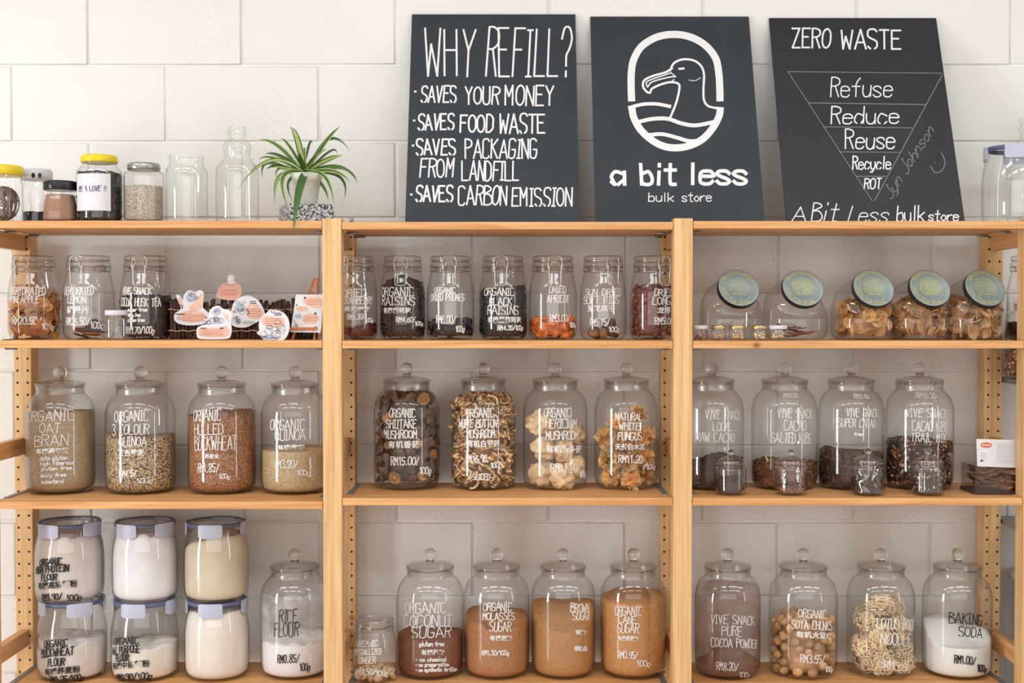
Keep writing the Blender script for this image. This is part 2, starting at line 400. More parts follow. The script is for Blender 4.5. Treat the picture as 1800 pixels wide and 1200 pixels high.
# ------------------------------------------------------------------ lettering: a hand drawn stroke alphabet on a 0-4 x 0-9 grid
G = {'A': '002950 1343', 'B': '0009 ~092948472605 ~053553513000', 'C': '~483919080501103041', 'D': '0009 ~09294744422000', 'E': '49090040 0535',
     'F': '490900 0535', 'G': '~48391908050110304244 2444', 'H': '0009 4049 0545', 'I': '0929 1910 0020', 'J': '~493942301001', 'K': '0009 4905 1540',
     'L': '090040', 'M': '0009244940', 'N': '00094049', 'O': '~20020729474220', 'P': '0009 ~092948462505', 'Q': '~20020729474220 2350',
     'R': '0009 ~092948462505 2540', 'S': '~48391908061534434130 1001', 'T': '0949 2920', 'U': '~0902103042 49', 'V': '092049', 'W': '0910264059',
     'X': '0940 4900', 'Y': '092549 2520', 'Z': '09490040', '0': '~20020729474220', '1': '071920', '2': '~071939473400 0040', '3': '~0819394836254341301001',
     '4': '390343 3930', '5': '490905 ~0535443230 01', '6': '~482805021030424425 04', '7': '094910', '8': '~25071939472502103042 25',
     '9': '~452506082948 46 30', '/': '0049', '.': '1011', '?': '~0719394735242 2 2120', '!': '1913 1110', '-': '1444', '&': '~402819081540 24', "'": '1917',
     'a': '~442515031001 2042 4540', 'b': '0900 ~0425354341301001', 'c': '~442515030110 3041', 'd': '~442515030110 3042 4940', 'e': '~03434435150401103041',
     'f': '~4938262420 0545', 'g': '~442515031001 3042 ~4542 3y1y0z', 'h': '0900 ~0325354340', 'i': '1510 1819', 'j': '~252 01y0y', 'k': '0900 4502 1340',
     'l': '1910', 'm': '0500 ~03152420 ~23354340', 'n': '0500 ~0325354340', 'o': '~20020325434220', 'p': '050y ~0425354341301001', 'q': '~4425150301103042 454y',
     'r': '0500 ~032545', 's': '~44351504133241301001', 't': '~29213040 0646', 'u': '~0502103042 4540', 'v': '052045', 'w': '0510243045', 'x': '0540 4500',
     'y': '~0502103042 ~45422y0y', 'z': '05450040', '_': '0040'}
def glyph(ch):
    out = []
    # strokes are split by blanks, a stroke of odd pieces is glued to the one before
    raw = G.get(ch, ''); parts = []
    for s in raw.split(' '):
        if parts and not s.startswith('~') and len(s) <= 3 or (parts and len(parts[-1].lstrip('~')) % 2): parts[-1] += s
        else: parts.append(s)
    for s in parts:
        sm = s.startswith('~'); s = s.lstrip('~').replace('~', '')
        pts = []
        for i in range(0, len(s) - 1, 2):
            y = s[i + 1]; y = -1 if y == 'z' else -2 if y == 'y' else int(y)
            x = s[i]; pts.append((float(x) if x.isdigit() else 0.0, float(y)))
        if len(pts) > 1: out.append(catmull(pts, 4) if sm else pts)
    return out
WID = {'I': 2, 'l': 2, 'i': 2, '.': 2, '!': 2, '1': 2.5, 'M': 4.6, 'W': 5, "'": 2, ' ': 3, 'A': 4.6, 'Q': 4.6}

def text_lines(txt, x0, x1, yb, h, xh=5 / 9, slant=0, jit=0.12, rise=0):
    """polylines in pixel space (y down) for TXT between x0 and x1 on the baseline yb"""
    gap = 1.4; adv = 0; gl = []
    for ch in txt:
        gl.append((adv, ch)); adv += WID.get(ch, 4) + gap
    adv -= gap; sx = (x1 - x0) / adv; out = []
    for a, ch in gl:
        jy = rnd.uniform(-jit, jit) * h * 0.3; jh = 1 + rnd.uniform(-jit, jit) * 0.5; js = rnd.uniform(-.06, .06)
        for st in glyph(ch):
            pl = []
            for x, y in st:
                if ch.islower(): y = y * xh * 9 / 5 if y <= 5 else xh * 9 + (y - 5) / 4 * (9 - xh * 9)
                yy = y / 9 * h * jh + jy
                xx = x0 + (a + x) * sx + yy * (slant + js)
                pl.append((xx, yb - yy - rise * (xx - x0)))
            out.append(pl)
    return out

def ribbon(pl, w):
    """flat ribbon in 2D around a polyline, broken at its sharp corners; returns verts, faces"""
    q = [pl[0]]
    for p in pl[1:]:
        if math.dist(p, q[-1]) > 0.05: q.append(p)
    segs = [[q[0]]]
    for i in range(1, len(q)):
        segs[-1].append(q[i])
        if i < len(q) - 1:
            a, b, c = q[i - 1], q[i], q[i + 1]
            u = (b[0] - a[0], b[1] - a[1]); v = (c[0] - b[0], c[1] - b[1])
            if (u[0] * v[0] + u[1] * v[1]) < 0.55 * math.hypot(*u) * math.hypot(*v): segs.append([b])
    V = []; FF = []
    for sg_ in segs:
        vs, fs = ribbon1(sg_, w); n = len(V); V += vs; FF += [tuple(i + n for i in f) for f in fs]
    return V, FF
def ribbon1(pl, w):
    pts = [pl[0]]
    for p in pl[1:]:
        if math.dist(p, pts[-1]) > 0.05: pts.append(p)
    if len(pts) < 2: pts.append((pts[0][0] + 0.1, pts[0][1]))
    res = []
    for a, b in zip(pts, pts[1:]):
        n = max(1, int(math.dist(a, b) / 6)); res += [(a[0] + (b[0] - a[0]) * i / n, a[1] + (b[1] - a[1]) * i / n) for i in range(n)]
    res.append(pts[-1]); pts = res; n = len(pts)
    closed = math.dist(pts[0], pts[-1]) < 0.06 and n > 4
    def nd(a, b):
        d = math.dist(a, b) or 1; return ((b[0] - a[0]) / d, (b[1] - a[1]) / d)
    vs = []; fs = []
    for i, p in enumerate(pts):
        d1 = nd(pts[i - 1], p) if i > 0 else (nd(pts[-2], p) if closed else None)
        d2 = nd(p, pts[i + 1]) if i < n - 1 else (nd(p, pts[1]) if closed else None)
        d1 = d1 or d2; d2 = d2 or d1
        q = p
        if i == 0 and not closed: q = (p[0] - d2[0] * w * .8, p[1] - d2[1] * w * .8)
        if i == n - 1 and not closed: q = (p[0] + d1[0] * w * .8, p[1] + d1[1] * w * .8)
        nx, ny = -(d1[1] + d2[1]), d1[0] + d2[0]; l = math.hypot(nx, ny)
        if l < 0.5: nx, ny, l = -d2[1], d2[0], 1.0
        k = min(1.7, 2 / max(l, .3)) if l > 1e-6 else 1
        nx, ny = nx / l * w * k, ny / l * w * k
        vs += [(q[0] + nx, q[1] + ny), (q[0] - nx, q[1] - ny)]
    for i in range(n - 1): fs.append((2 * i, 2 * i + 1, 2 * i + 3, 2 * i + 2))
    return vs, fs

_cjk = {}
def cjk_mesh(t):
    if t not in _cjk:
        c = bpy.data.curves.new('glyph_source', 'FONT'); c.body = t; c.resolution_u = 2; c.offset = 0.028
        o = bpy.data.objects.new('glyph_source', c); COL.objects.link(o)
        dg = bpy.context.evaluated_depsgraph_get()
        m = bpy.data.meshes.new_from_object(o.evaluated_get(dg))
        vs = [(v.co.x, v.co.y) for v in m.vertices]; fs = [tuple(p.vertices) for p in m.polygons]
        bpy.data.objects.remove(o); bpy.data.meshes.remove(m); _cjk[t] = (vs, fs)
    return _cjk[t]

def make_text(lines, mapper, thick=1.0):
    """lines: (text, x0, x1, baseline, height[, opts]); mapper(x, y, x0, x1) -> 3D"""
    b = MB()
    for ln in lines:
        t, x0, x1, yb, h = ln[:5]; op = ln[5] if len(ln) > 5 else {}
        th = op.get('w', thick)
        if any(ord(c) > 0x2e80 for c in t):
            vs, fs = cjk_mesh(t); xs = [v[0] for v in vs]; ys = [v[1] for v in vs]
            ax, bx, ay, by = min(xs), max(xs), min(ys), max(ys)
            p2 = [(x0 + (v[0] - ax) / (bx - ax) * (x1 - x0), yb - (v[1] - ay) / (by - ay) * h) for v in vs]
            b.add([mapper(x, y, x0, x1) for x, y in p2], fs)
            continue
        for pl in text_lines(t, x0, x1, yb, h, op.get('xh', 5 / 9), op.get('slant', 0.04), op.get('jit', 0.12), op.get('rise', 0)):
            vs, fs = ribbon(pl, th)
            b.add([mapper(x, y, x0, x1) for x, y in vs], fs)
    return b

# ------------------------------------------------------------------ jars
def smooth_prof(pts, k=4): return catmull(pts, k)
def rfun_of(prof):
    z = [p for p in prof]
    def f(h):
        best = 0
        for (r0, z0), (r1, z1) in zip(z, z[1:]):
            if z0 == z1: continue
            if min(z0, z1) <= h <= max(z0, z1):
                t = (h - z0) / (z1 - z0); best = max(best, r0 + (r1 - r0) * t)
        return best
    return f
BIG = [(0, .005), (.5, .003), (.72, 0), (.86, .003), (.96, .013), (1, .032), (1, .08), (1, .14), (1, .19), (.99, .207), (.945, .224), (.87, .237), (.78, .246), (.715, .251), (.69, .256), (.682, .263), (.70, .268), (.705, .273), (.66, .276)]
CLAMP = [(0, .005), (.5, .003), (.72, 0), (.86, .003), (.96, .012), (1, .028), (1, .07), (1, .104), (.985, .122), (.945, .139), (.885, .156), (.845, .168), (.825, .174), (.86, .178), (.86, .183), (.80, .186)]
CLIP = [(0, .004), (.6, .002), (.85, 0), (.94, .006), (.985, .02), (1, .045), (1, .09), (.993, .115), (.955, .142), (.895, .163), (.86, .176), (.86, .186)]
PROF = {'big': (BIG, 0.084), 'clamp': (CLAMP, 0.059), 'clip': (CLIP, 0.085)}
MESH = {}
def unit_meshes(kind):
    if kind in MESH: return MESH[kind]
    prof, R = PROF[kind]; d = {}
    sp = smooth_prof(prof, 3) if kind != 'x' else prof
    sp = [(max(r, 0) * R, z) for r, z in sp]
    b = MB(); b.lathe(sp, 56); d['body'] = b.mesh(kind + '_jar_body', M['glass']); d['rfun'] = rfun_of(sp)
    if kind == 'big':
        b = MB(); b.lathe([(r * R, z) for r, z in ((0, .290), (.12, .290), (.16, .2885), (.35, .2865), (.55, .283), (.66, .281), (.71, .2795), (.725, .277), (.71, .2745), (.64, .2735), (.62, .268), (.3, .266), (0, .266))], 56)
        d['lid'] = b.mesh('lid', M['glass_lid'])
        b = MB(); rr = 0.0168; c = .3065
        pr = [(0, .2895), (.011, .2897), (.0085, .2915)] + [(rr * math.sin(a), c - rr * math.cos(a)) for a in [0.55 + i * (PI - 0.55) / 12 for i in range(13)]]
        pr[-1] = (0, c + rr); b.lathe(pr, 32); d['knob'] = b.mesh('knob', M['knob'])
        b = MB(); b.lathe([(r * R, z) for r, z in ((.655, .252), (.66, .262), (.672, .2725), (.69, .2737))], 56); d['gasket'] = b.mesh('gasket', M['gasket'])
        b = MB(); b.lathe([(r * R, z) for r, z in ((0, .0055), (.6, .0045), (.80, .006), (.92, .014))], 48); d['foot'] = b.mesh('thick_base', M['glass_old'])
    if kind == 'clamp':
        b = MB(); b.lathe([(r * R, z) for r, z in ((0, .212), (.55, .2135), (.74, .2145), (.81, .2125), (.84, .209), (.84, .205), (.79, .2025), (.785, .198), (.83, .1955), (.86, .192), (.86, .1885), (.82, .187), (.7, .187), (.68, .178), (0, .178))], 48)
        d['lid'] = b.mesh('lid', M['glass_lid'])
        b = MB(); b.lathe([(r * R, z) for r, z in ((.84, .1835), (.875, .1845), (.875, .1868), (.84, .1878))], 48); d['gasket'] = b.mesh('gasket', M['gasket'])
        b = MB(); ring = lambda r, z, n=40: [(r * math.cos(2 * PI * k / n), r * math.sin(2 * PI * k / n), z) for k in range(n)]
        b.tube(ring(.845 * R, .1745), .0011, 5, closed=True); b.tube(ring(.835 * R, .2015), .0011, 5, closed=True)
        a = lambda ph, r, z: (r * R * math.sin(ph), -r * R * math.cos(ph), z)
        b.tube(catmull([a(-.30, .85, .1745), a(-.30, .97, .178), a(-.28, 1.0, .19), a(-.27, .97, .204), a(-.18, .95, .211), a(.18, .95, .211), a(.27, .97, .204), a(.28, 1.0, .19), a(.30, .97, .178), a(.30, .85, .1745)], 4), .0013, 6)
        b.tube(catmull([a(-.24, .93, .2), a(-.24, 1.04, .186), a(-.24, 1.0, .165), a(-.23, 1.02, .146), a(-.15, 1.03, .138), a(.15, 1.03, .138), a(.23, 1.02, .146), a(.24, 1.0, .165), a(.24, 1.04, .186), a(.24, .93, .2)], 4), .0014, 6)
        b.tube([a(-.17, 1.0, .176), a(-.17, .99, .196), a(.17, .99, .196), a(.17, 1.0, .176)], .0012, 5)
        b.tube(catmull([a(PI - .25, .85, .175), a(PI - .2, 1.0, .19), a(PI + .2, 1.0, .19), a(PI + .25, .85, .175)], 4), .0013, 5)
        d['wire'] = b.mesh('wire_clasp', M['steel'])
    MESH[kind] = d
    return d

M['lidblue'] = plain('slate_blue_plastic', srgb(92, 102, 132), 0.4)
M['lidclear'] = thin_glass('clear_lid_plastic', (0.90, 0.90, 0.92), (0.6, 0.6, 0.66), 0.1, 0.10)
M['clip_plastic'] = plain('pale_lavender_plastic', srgb(190, 194, 214), 0.35, 0, 0.04)

def clip_lid(root, sx):
    R = 0.085
    if 'cliplid' not in MESH:
        b = MB(); b.lathe([(r * R, z) for r, z in ((.80, .1975), (.875, .1985), (.915, .197), (.92, .193), (.915, .189), (.88, .1875), (.80, .188))], 56); a = b.mesh('lid_rim', M['lidblue'])
        b = MB(); b.lathe([(r * R, z) for r, z in ((0, .1955), (.5, .1955), (.80, .1965))], 48); c = b.mesh('lid_plate', M['lidclear'])
        b = MB()
        n = 8
        for j, (r0, z0, z1) in enumerate(((.935, .164, .1985),)):
            vs = []
            for i in range(n + 1):
                an = -.40 + .8 * i / n
                e = 0.004 if i in (0, n) else 0
                for rr, zz in ((.905, z0 + e), (.955, z0 + e), (.955, z1 - e * .5), (.90, z1 - e * .5)):
                    vs.append((rr * R * math.sin(an), -rr * R * math.cos(an), zz))
            fs = []
            for i in range(n):
                for k in range(4): fs.append((i * 4 + k, (i + 1) * 4 + k, (i + 1) * 4 + (k + 1) % 4, i * 4 + (k + 1) % 4))
            fs += [(3, 2, 1, 0), (n * 4, n * 4 + 1, n * 4 + 2, n * 4 + 3)]
            b.add(vs, fs)
        MESH['cliplid'] = (a, c, b.mesh('clip', M['clip_plastic'], False))
    return MESH['cliplid']

JARS = []
class Jar: pass
def place_geo(pxl, pxr, Y):
    mid = (pxl + pxr) / 2; P = at(mid, 600, Y); th = math.atan2(P.x, Y - CAM.y)
    R = (pxr - pxl) * (Y - CAM.y) * math.cos(th) / (2 * F)
    return P.x, R
def jar_mapper(j):
    d = Vector((CAM.x - j.x, CAM.y - j.y)).normalized(); rt = Vector((-d.y, d.x))
    Rp = (j.pxr - j.pxl) / 2; cx = (j.pxl + j.pxr) / 2
    asn = lambda x: math.asin(max(-.93, min(.93, (x - cx) / Rp)))
    def f(x, y, x0, x1):
        a0, a1 = asn(x0), asn(x1)
        th = a0 + (x - x0) / max(1e-6, x1 - x0) * (a1 - a0)
        z = at(cx, y, j.y - j.R * math.cos(th)).z
        R = max(j.rfun(z - j.z), 0.01) + 0.0007
        p = (d * math.cos(th) + rt * math.sin(th)) * R
        return (p.x, p.y, z - j.z)
    return f
def jar(kind, pxl, pxr, Y, z, label, lines=None, ink='marker', thick=0.95, phi=0.0, zs=1.0, clips=(0, PI / 2, PI, -PI / 2), name=None, group=None, nolid=False):
    j = Jar(); j.pxl, j.pxr, j.y, j.z = pxl, pxr, Y, z
    j.x, j.R = place_geo(pxl, pxr, Y); d = unit_meshes(kind); R0 = PROF[kind][1]; s = j.R / R0
    root = empty(name or 'glass_jar', (j.x, Y, z), label, 'jar', group); j.root = root
    rf = d['rfun']; j.rfun = lambda h: rf(max(0.0, h / zs)) * s; j.s = s; j.zs = zs; j.kind = kind
    def part(n, me, par=root, rz=0):
        o = new_obj(n, me, par); o.scale = (s, s, zs) if par is root else (1, 1, 1); o.rotation_euler = (0, 0, rz); return o
    body = part('jar_body', d['body'])
    dirz = math.atan2(CAM.x - j.x, -(CAM.y - j.y)) * 1.0          # turn of the camera-facing side
    if kind == 'big':
        lid = part('lid', d['lid']); kn = part('knob', d['knob'], lid); part('gasket', d['gasket']); part('thick_base', d['foot'])
    elif kind == 'clamp':
        part('lid', d['lid']); part('gasket', d['gasket']); part('wire_clasp', d['wire'], rz=phi + dirz)
    else:
        a, c, cl = clip_lid(root, s)
        lid = part('lid', a); part('lid_plate', c, lid)
        for an in clips: part('clip', cl, rz=phi + an)
    if lines:
        price = [l for l in lines if l[0].startswith(('RM', '100g', '/100g'))]
        for nm, ls in (('lettering', [l for l in lines if l not in price]), ('price_lettering', price)):
            if not ls: continue
            b = make_text(ls, jar_mapper(j), thick * .76)
            o = new_obj(nm, b.mesh(nm, M[ink], False), root)
            o['label'] = 'white hand lettering' if ink == 'marker' else 'black hand lettering'
    JARS.append(j)
    return j

def fill_mesh(name, rfun, h0, hfun, mat, inset=0.0028, rings=9, n=56, rough=0.0, seed=0, sides=14):
    """contents standing inside a vessel: follows its wall from h0 up to the uneven top hfun(x, y)"""
    vs = []; fs = []
    hmax = [hfun(math.cos(2 * PI * k / n) * rfun(0.05), math.sin(2 * PI * k / n) * rfun(0.05)) for k in range(n)]
    rows = []
    vs.append((0, 0, h0))
    for i in range(sides + 1):
        t = i / sides; t2 = t * t * (3 - 2 * t) * 0.3 + t * 0.7 if t < .5 else t
        row = []
        for k in range(n):
            h = h0 + (hmax[k] - h0) * t2
            r = max(0.001, rfun(h) - inset)
            if i == 0: r *= 0.93
            row.append(len(vs)); vs.append((r * math.cos(2 * PI * k / n), r * math.sin(2 * PI * k / n), h))
        rows.append(row)
    for k in range(n): fs.append((0, rows[0][(k + 1) % n], rows[0][k]))
    for a, b in zip(rows, rows[1:]):
        for k in range(n): fs.append((a[k], a[(k + 1) % n], b[(k + 1) % n], b[k]))
    top = rows[-1]
    for i in range(1, rings):
        t = 1 - i / rings; row = []
        for k in range(n):
            x, y = vs[top[k]][0] * t, vs[top[k]][1] * t
            h = hfun(x, y) + (noise.noise(Vector((x * 60 + seed, y * 60, seed))) * rough)
            row.append(len(vs)); vs.append((x, y, h))
        prev = rows[-1]
        for k in range(n): fs.append((prev[k], prev[(k + 1) % n], row[(k + 1) % n], row[k]))
        rows.append(row)
    vs.append((0, 0, hfun(0, 0))); c = len(vs) - 1
    for k in range(n): fs.append((rows[-1][k], rows[-1][(k + 1) % n], c))
    return mesh(name, vs, fs, mat)

def ph(j, py, front=False):
    """height above the jar's foot of a photo row (on the jar's axis)"""
    return at(j.pxl, py, j.y - (j.R if front else 0)).z - j.z

def contents(j, name, label, cat, hfun, mat, rough=0.002, inset=0.0028, h0=0.0075):
    me = fill_mesh(name, j.rfun, h0, hfun, mat, inset, seed=j.x * 10, rough=rough)
    o = new_obj(name, me, None, (j.x, j.y, j.z)); tag(o, label, cat, None, 'stuff'); return o

def slope(h, sx=0.0, sy=0.0, bump=0.0, f=40, seed=0):
    return lambda x, y: h + sx * x + sy * y + (noise.noise(Vector((x * f + seed, y * f + 3.3, seed))) * bump if bump else 0)

# ------------------------------------------------------------------ pieces of food
def ico(sub, sx, sy, sz, amp, fr, seed, mats, dent=0.0, mi=None):
    bm = bmesh.new(); bmesh.ops.create_icosphere(bm, subdivisions=sub, radius=1)
    for v in bm.verts:
        c = v.co.copy(); k = 1 + amp * noise.noise(c * fr + Vector((seed * 3.7, seed, 0)))
        if dent: k *= 1 - dent * max(0, 1 - (c - Vector((0, 0, 1))).length)
        v.co = Vector((c.x * sx * k, c.y * sy * k, c.z * sz * k))
    me = bpy.data.meshes.new('piece'); bm.to_mesh(me); bm.free()
    for m in (mats if isinstance(mats, list) else [mats]): me.materials.append(m)
    me.shade_smooth(); return me
def sheet(outline, th, bend, mats, seed=0, wav=0.0, rings=2):
    """a thin bent chip: outline in metres, bend along x, thickness th"""
    n = len(outline); vs = []; fs = []
    def zf(x, y): return bend * (x * x) * 40 + (noise.noise(Vector((x * 70 + seed, y * 70, seed))) * wav)
    for s in (1, -1):
        base = len(vs); vs.append((0, 0, zf(0, 0) + s * th / 2))
        for r in range(1, rings + 1):
            t = r / rings
            for x, y in outline: vs.append((x * t, y * t, zf(x * t, y * t) + s * th / 2 * (1 if r < rings else .7)))
        for k in range(n):
            k2 = (k + 1) % n
            f = (base, base + 1 + k, base + 1 + k2); fs.append(f if s > 0 else f[::-1])
            for r in range(1, rings):
                a = base + 1 + (r - 1) * n; c = a + n; f = (a + k, c + k, c + k2, a + k2); fs.append(f if s > 0 else f[::-1])
    o1 = 1 + (rings - 1) * n; sidx = len(fs); o2 = (1 + rings * n) + o1
    for k in range(n): k2 = (k + 1) % n; fs.append((o1 + k, o2 + k, o2 + k2, o1 + k2))
    me = mesh('piece', vs, fs, mats, False); return me
def circ(r, n=14, jx=0, seed=0):
    q = random.Random(seed); return [(r * (1 + q.uniform(-jx, jx)) * math.cos(2 * PI * k / n), r * (1 + q.uniform(-jx, jx)) * math.sin(2 * PI * k / n)) for k in range(n)]

def mesh_data(me):
    return [v.co.copy() for v in me.vertices], [tuple(p.vertices) for p in me.polygons], [p.material_index for p in me.polygons]
def rand_rot(q, out, flat):
    """out: outward direction; flat pieces lie roughly against the glass"""
    if flat is None: return Matrix.Rotation(q.uniform(0, 6.3), 3, 'X') @ Matrix.Rotation(q.uniform(0, 6.3), 3, 'Y') @ Matrix.Rotation(q.uniform(0, 6.3), 3, 'Z')
    base = out.to_track_quat('Z', 'Y').to_matrix()
    return base @ Matrix.Rotation(q.uniform(-flat, flat), 3, 'X') @ Matrix.Rotation(q.uniform(-flat, flat), 3, 'Y') @ Matrix.Rotation(q.uniform(0, 6.3), 3, 'Z')

def pack(j, name, label, cat, group, meshes, size, h0, hfun, nmax, seed=1, flat=None, gap=0.78, core_mat=None, arc=1.6, depth=None, cinset=None, smin=0.85, smax=1.12, top=True, tries=40):
    """pieces against the wall and on top of the heap are objects; those behind and inside are one joined mass"""
    q = random.Random(seed); dz = math.atan2(CAM.y - j.y, CAM.x - j.x); pts = []; rest = MB(); cnt = 0
    depth = depth or size * 0.5
    def ok(p, g): return all((p - a).length > g for a in pts)
    def put(p, out, indiv):
        nonlocal cnt
        s = q.uniform(smin, smax); R = rand_rot(q, out, flat); me = q.choice(meshes)
        if indiv and cnt < nmax:
            o = new_obj(name, me, None, (j.x + p.x, j.y + p.y, j.z + p.z)); o.rotation_euler = R.to_euler(); o.scale = (s, s, s); tag(o, label, cat, group); cnt += 1
        else:
            vs, fs, mi = mesh_data(me); n = len(rest.v); rest.v += [tuple(R @ (v * s) + p) for v in vs]; rest.f += [tuple(i + n for i in f) for f in fs]; rest.m += mi
    fails = 0
    while fails < tries * 8:
        th = q.uniform(-PI, PI); h = q.uniform(h0 + size * .35, 0.3)
        r0 = j.rfun(h) - 0.003
        if r0 < size: fails += 1; continue
        x, y = r0 * math.cos(th + dz), r0 * math.sin(th + dz)
        ht = hfun(x * .8, y * .8)
        if h > ht - size * .15: fails += .25; continue
        rr = r0 - depth * q.uniform(0.85, 1.15)
        p = Vector((rr * math.cos(th + dz), rr * math.sin(th + dz), h))
        if not ok(p, size * gap): fails += 1; continue
        pts.append(p); put(p, Vector((math.cos(th + dz), math.sin(th + dz), 0)), abs(th) < arc)
    if top:
        fails = 0
        while fails < tries * 3:
            th = q.uniform(-PI, PI); f = math.sqrt(q.random()); h = hfun(0, 0); rm = j.rfun(h) - size * .75
            x, y = rm * f * math.cos(th), rm * f * math.sin(th); h = hfun(x, y)
            p = Vector((x, y, h - size * .15))
            if not ok(p, size * gap * .95): fails += 1; continue
            pts.append(p); put(p, Vector((q.uniform(-.4, .4), q.uniform(-.9, .2), 1)).normalized(), True)
    mats = list(meshes[0].materials)
    if rest.v:
        o = new_obj(name + '_mass', rest.mesh(name + '_mass', mats), None, (j.x, j.y, j.z)); tag(o, label + ', the mass behind and below them', cat, None, 'stuff')
    if core_mat:
        me = fill_mesh('core', j.rfun, h0 + size * .3, lambda x, y: hfun(x, y) - size * .55, core_mat, cinset or size * .85, n=32)
        o = new_obj(name + '_heap', me, None, (j.x, j.y, j.z)); tag(o, label + ', the heart of the heap', cat, None, 'stuff')
    return cnt

def scatter(j, name, label, cat, meshes, size, h0, hfun, n, mats, seed=3, flat=None, core_mat=None):
    """uncountable small bits as one mass"""
    q = random.Random(seed); b = MB(); data = [mesh_data(m) for m in meshes]
    def put(p, out):
        R = rand_rot(q, out, flat); s = q.uniform(.8, 1.2); vs, fs, mi = q.choice(data); k = len(b.v)
        b.v += [tuple(R @ (v * s) + p) for v in vs]; b.f += [tuple(i + k for i in f) for f in fs]; b.m += (mi if len(meshes[0].materials) > 1 else [q.randrange(len(mats))] * len(fs))
    for i in range(n):
        th = q.uniform(-PI, PI); h = q.uniform(h0, 0.3 if i % 3 else 0.12); r0 = j.rfun(h) - .0028 - size * .4
        if r0 < size: continue
        x, y = r0 * math.cos(th), r0 * math.sin(th)
        if h > hfun(x, y): continue
        put(Vector((x, y, h)), Vector((math.cos(th), math.sin(th), 0)))
    for i in range(n // 4):
        th = q.uniform(-PI, PI); f = math.sqrt(q.random()); h = hfun(0, 0); rm = j.rfun(h) - size
        x, y = rm * f * math.cos(th), rm * f * math.sin(th); put(Vector((x, y, hfun(x, y) - size * .1)), Vector((0, 0, 1)))
    me = fill_mesh('core', j.rfun, h0, lambda x, y: hfun(x, y) - size * .3, core_mat or mats[0], .003 + size * .5, n=40)
    vs, fs, mi = mesh_data(me); b.add(vs, fs, 0)
    o = new_obj(name, b.mesh(name, mats), None, (j.x, j.y, j.z)); tag(o, label, cat, None, 'stuff'); return o

# ------------------------------------------------------------------ food materials
def fm(name, c, rough=0.7, var=0.2, scale=60, bump=0.4, spec=0.4): return plain(name, srgb(*c), rough, 0, var, scale, bump, spec, None, 0.24)
FM = dict(
    raisin=fm('raisin_skin', (62, 36, 36), .5), blackr=fm('black_raisin_skin', (40, 38, 42), .45), cran=fm('cranberry', (110, 42, 32), .5),
    prune=fm('prune_skin', (38, 34, 38), .3), apricot=fm('apricot_flesh', (216, 112, 40), .45, .15, 50), fig=fm('fig_skin', (150, 105, 70), .6), figd=fm('dark_fig_skin', (88, 62, 48), .6),
    longan=fm('longan_flesh', (128, 66, 54), .5), pine=fm('dried_pineapple', (206, 146, 84), .6, .3, 60), pine2=fm('dried_pineapple_dark', (178, 112, 58), .6, .3, 60),
    husk=fm('cocoa_husk', (58, 42, 42), .7, .3), lemonp=fm('dried_lemon_rind', (190, 120, 70), .6), lemond=fm('dark_lemon_slice', (50, 36, 34), .5),
    shcap=fm('shiitake_cap', (108, 88, 74), .75, .5, 90, .9), shgill=fm('shiitake_gills', (178, 136, 96), .8, .2, 80), shstem=fm('shiitake_stem', (214, 140, 70), .7),
    slice=fm('sliced_mushroom', (222, 192, 150), .8, .25, 80), sliced=fm('sliced_mushroom_edge', (150, 108, 74), .8, .3, 80),
    heri=fm('hericium', (238, 208, 168), .85, .25, 60, .9), fung=fm('white_fungus', (238, 194, 130), .6, .3, 60, .5), crack=fm('round_cracker_crust', (206, 158, 102), .7, .25, 70),
    sqr=fm('square_cracker_crust', (196, 152, 106), .7, .2, 70), irr=fm('flat_cracker_crust', (204, 164, 122), .75, .2, 70), soya=fm('soya_chunk', (200, 158, 112), .9, .25, 90, .9),
    nood=fm('lotus_noodle', (248, 226, 190), .6, .12, 60, .1), nibd=fm('dark_nib', (66, 46, 40), .6, .3), nibm=fm('brown_nib', (120, 78, 54), .7, .3), nibl=fm('light_nib', (150, 100, 62), .7, .3),
    nutl=fm('pale_nut', (222, 190, 148), .6), nutr=fm('red_brown_nut', (120, 62, 40), .5), cin=fm('cocoa_bark', (124, 88, 66), .8, .35, 60, .9))

# ------------------------------------------------------------------ third row down (big knob lid jars)
Y3 = 0.195; z3 = ZS[3] + 0.0006; z3l = z3 - 0.009
ja = jar('big', 42, 168, .185, z3l, 'glass jar of fine tan oat bran filled to the shoulder, beside the pierced post', [
    ('ORGANIC', 49, 128, 739, 18), ('OAT', 70, 104, 760, 16), ('BRAN', 61, 117, 783, 19), ('有機燕麥麩', 63, 120, 797, 10),
    ('data gluten', 70, 117, 808, 7), ('high fiberous', 71, 128, 817, 7), ('gluten free', 72, 124, 826, 7), ('dairy free', 70, 114, 838, 7), ('kolesterol', 72, 110, 849, 7)], thick=.8)
jb = jar('big', 183, 309, .185, z3l, 'glass jar of speckled three colour quinoa with a sloping top', [
    ('ORGANIC', 202, 259, 740, 18), ('3 COLOUR', 198, 260, 763, 18), ('QUINOA', 209, 255, 784, 17), ('三色藜麦', 208, 252, 801, 12), ('RM4.95/', 212, 238, 837, 11), ('100g', 240, 266, 849, 8)])
jc = jar('big', 329, 450, .185, z3l, 'glass jar of reddish brown hulled buckwheat', [
    ('ORGANIC', 341, 387, 739, 19), ('HULLED', 343, 391, 763, 18), ('BUCKWHEAT', 343, 414, 790, 24), ('荞麦米', 360, 384, 806, 9), ('RM1.85/', 348, 384, 829, 15), ('100g', 385, 402, 841, 8)])
jd = jar('big', 458, 579, .185, z3l, 'glass jar half full of pale quinoa, partly behind the post', [
    ('ORGANIC', 476, 534, 755, 18), ('QUINOA', 484, 535, 773, 17), ('有機藜麥', 488, 535, 790, 9), ('RM3.20/', 484, 522, 822, 13), ('100g', 522, 543, 835, 9)])
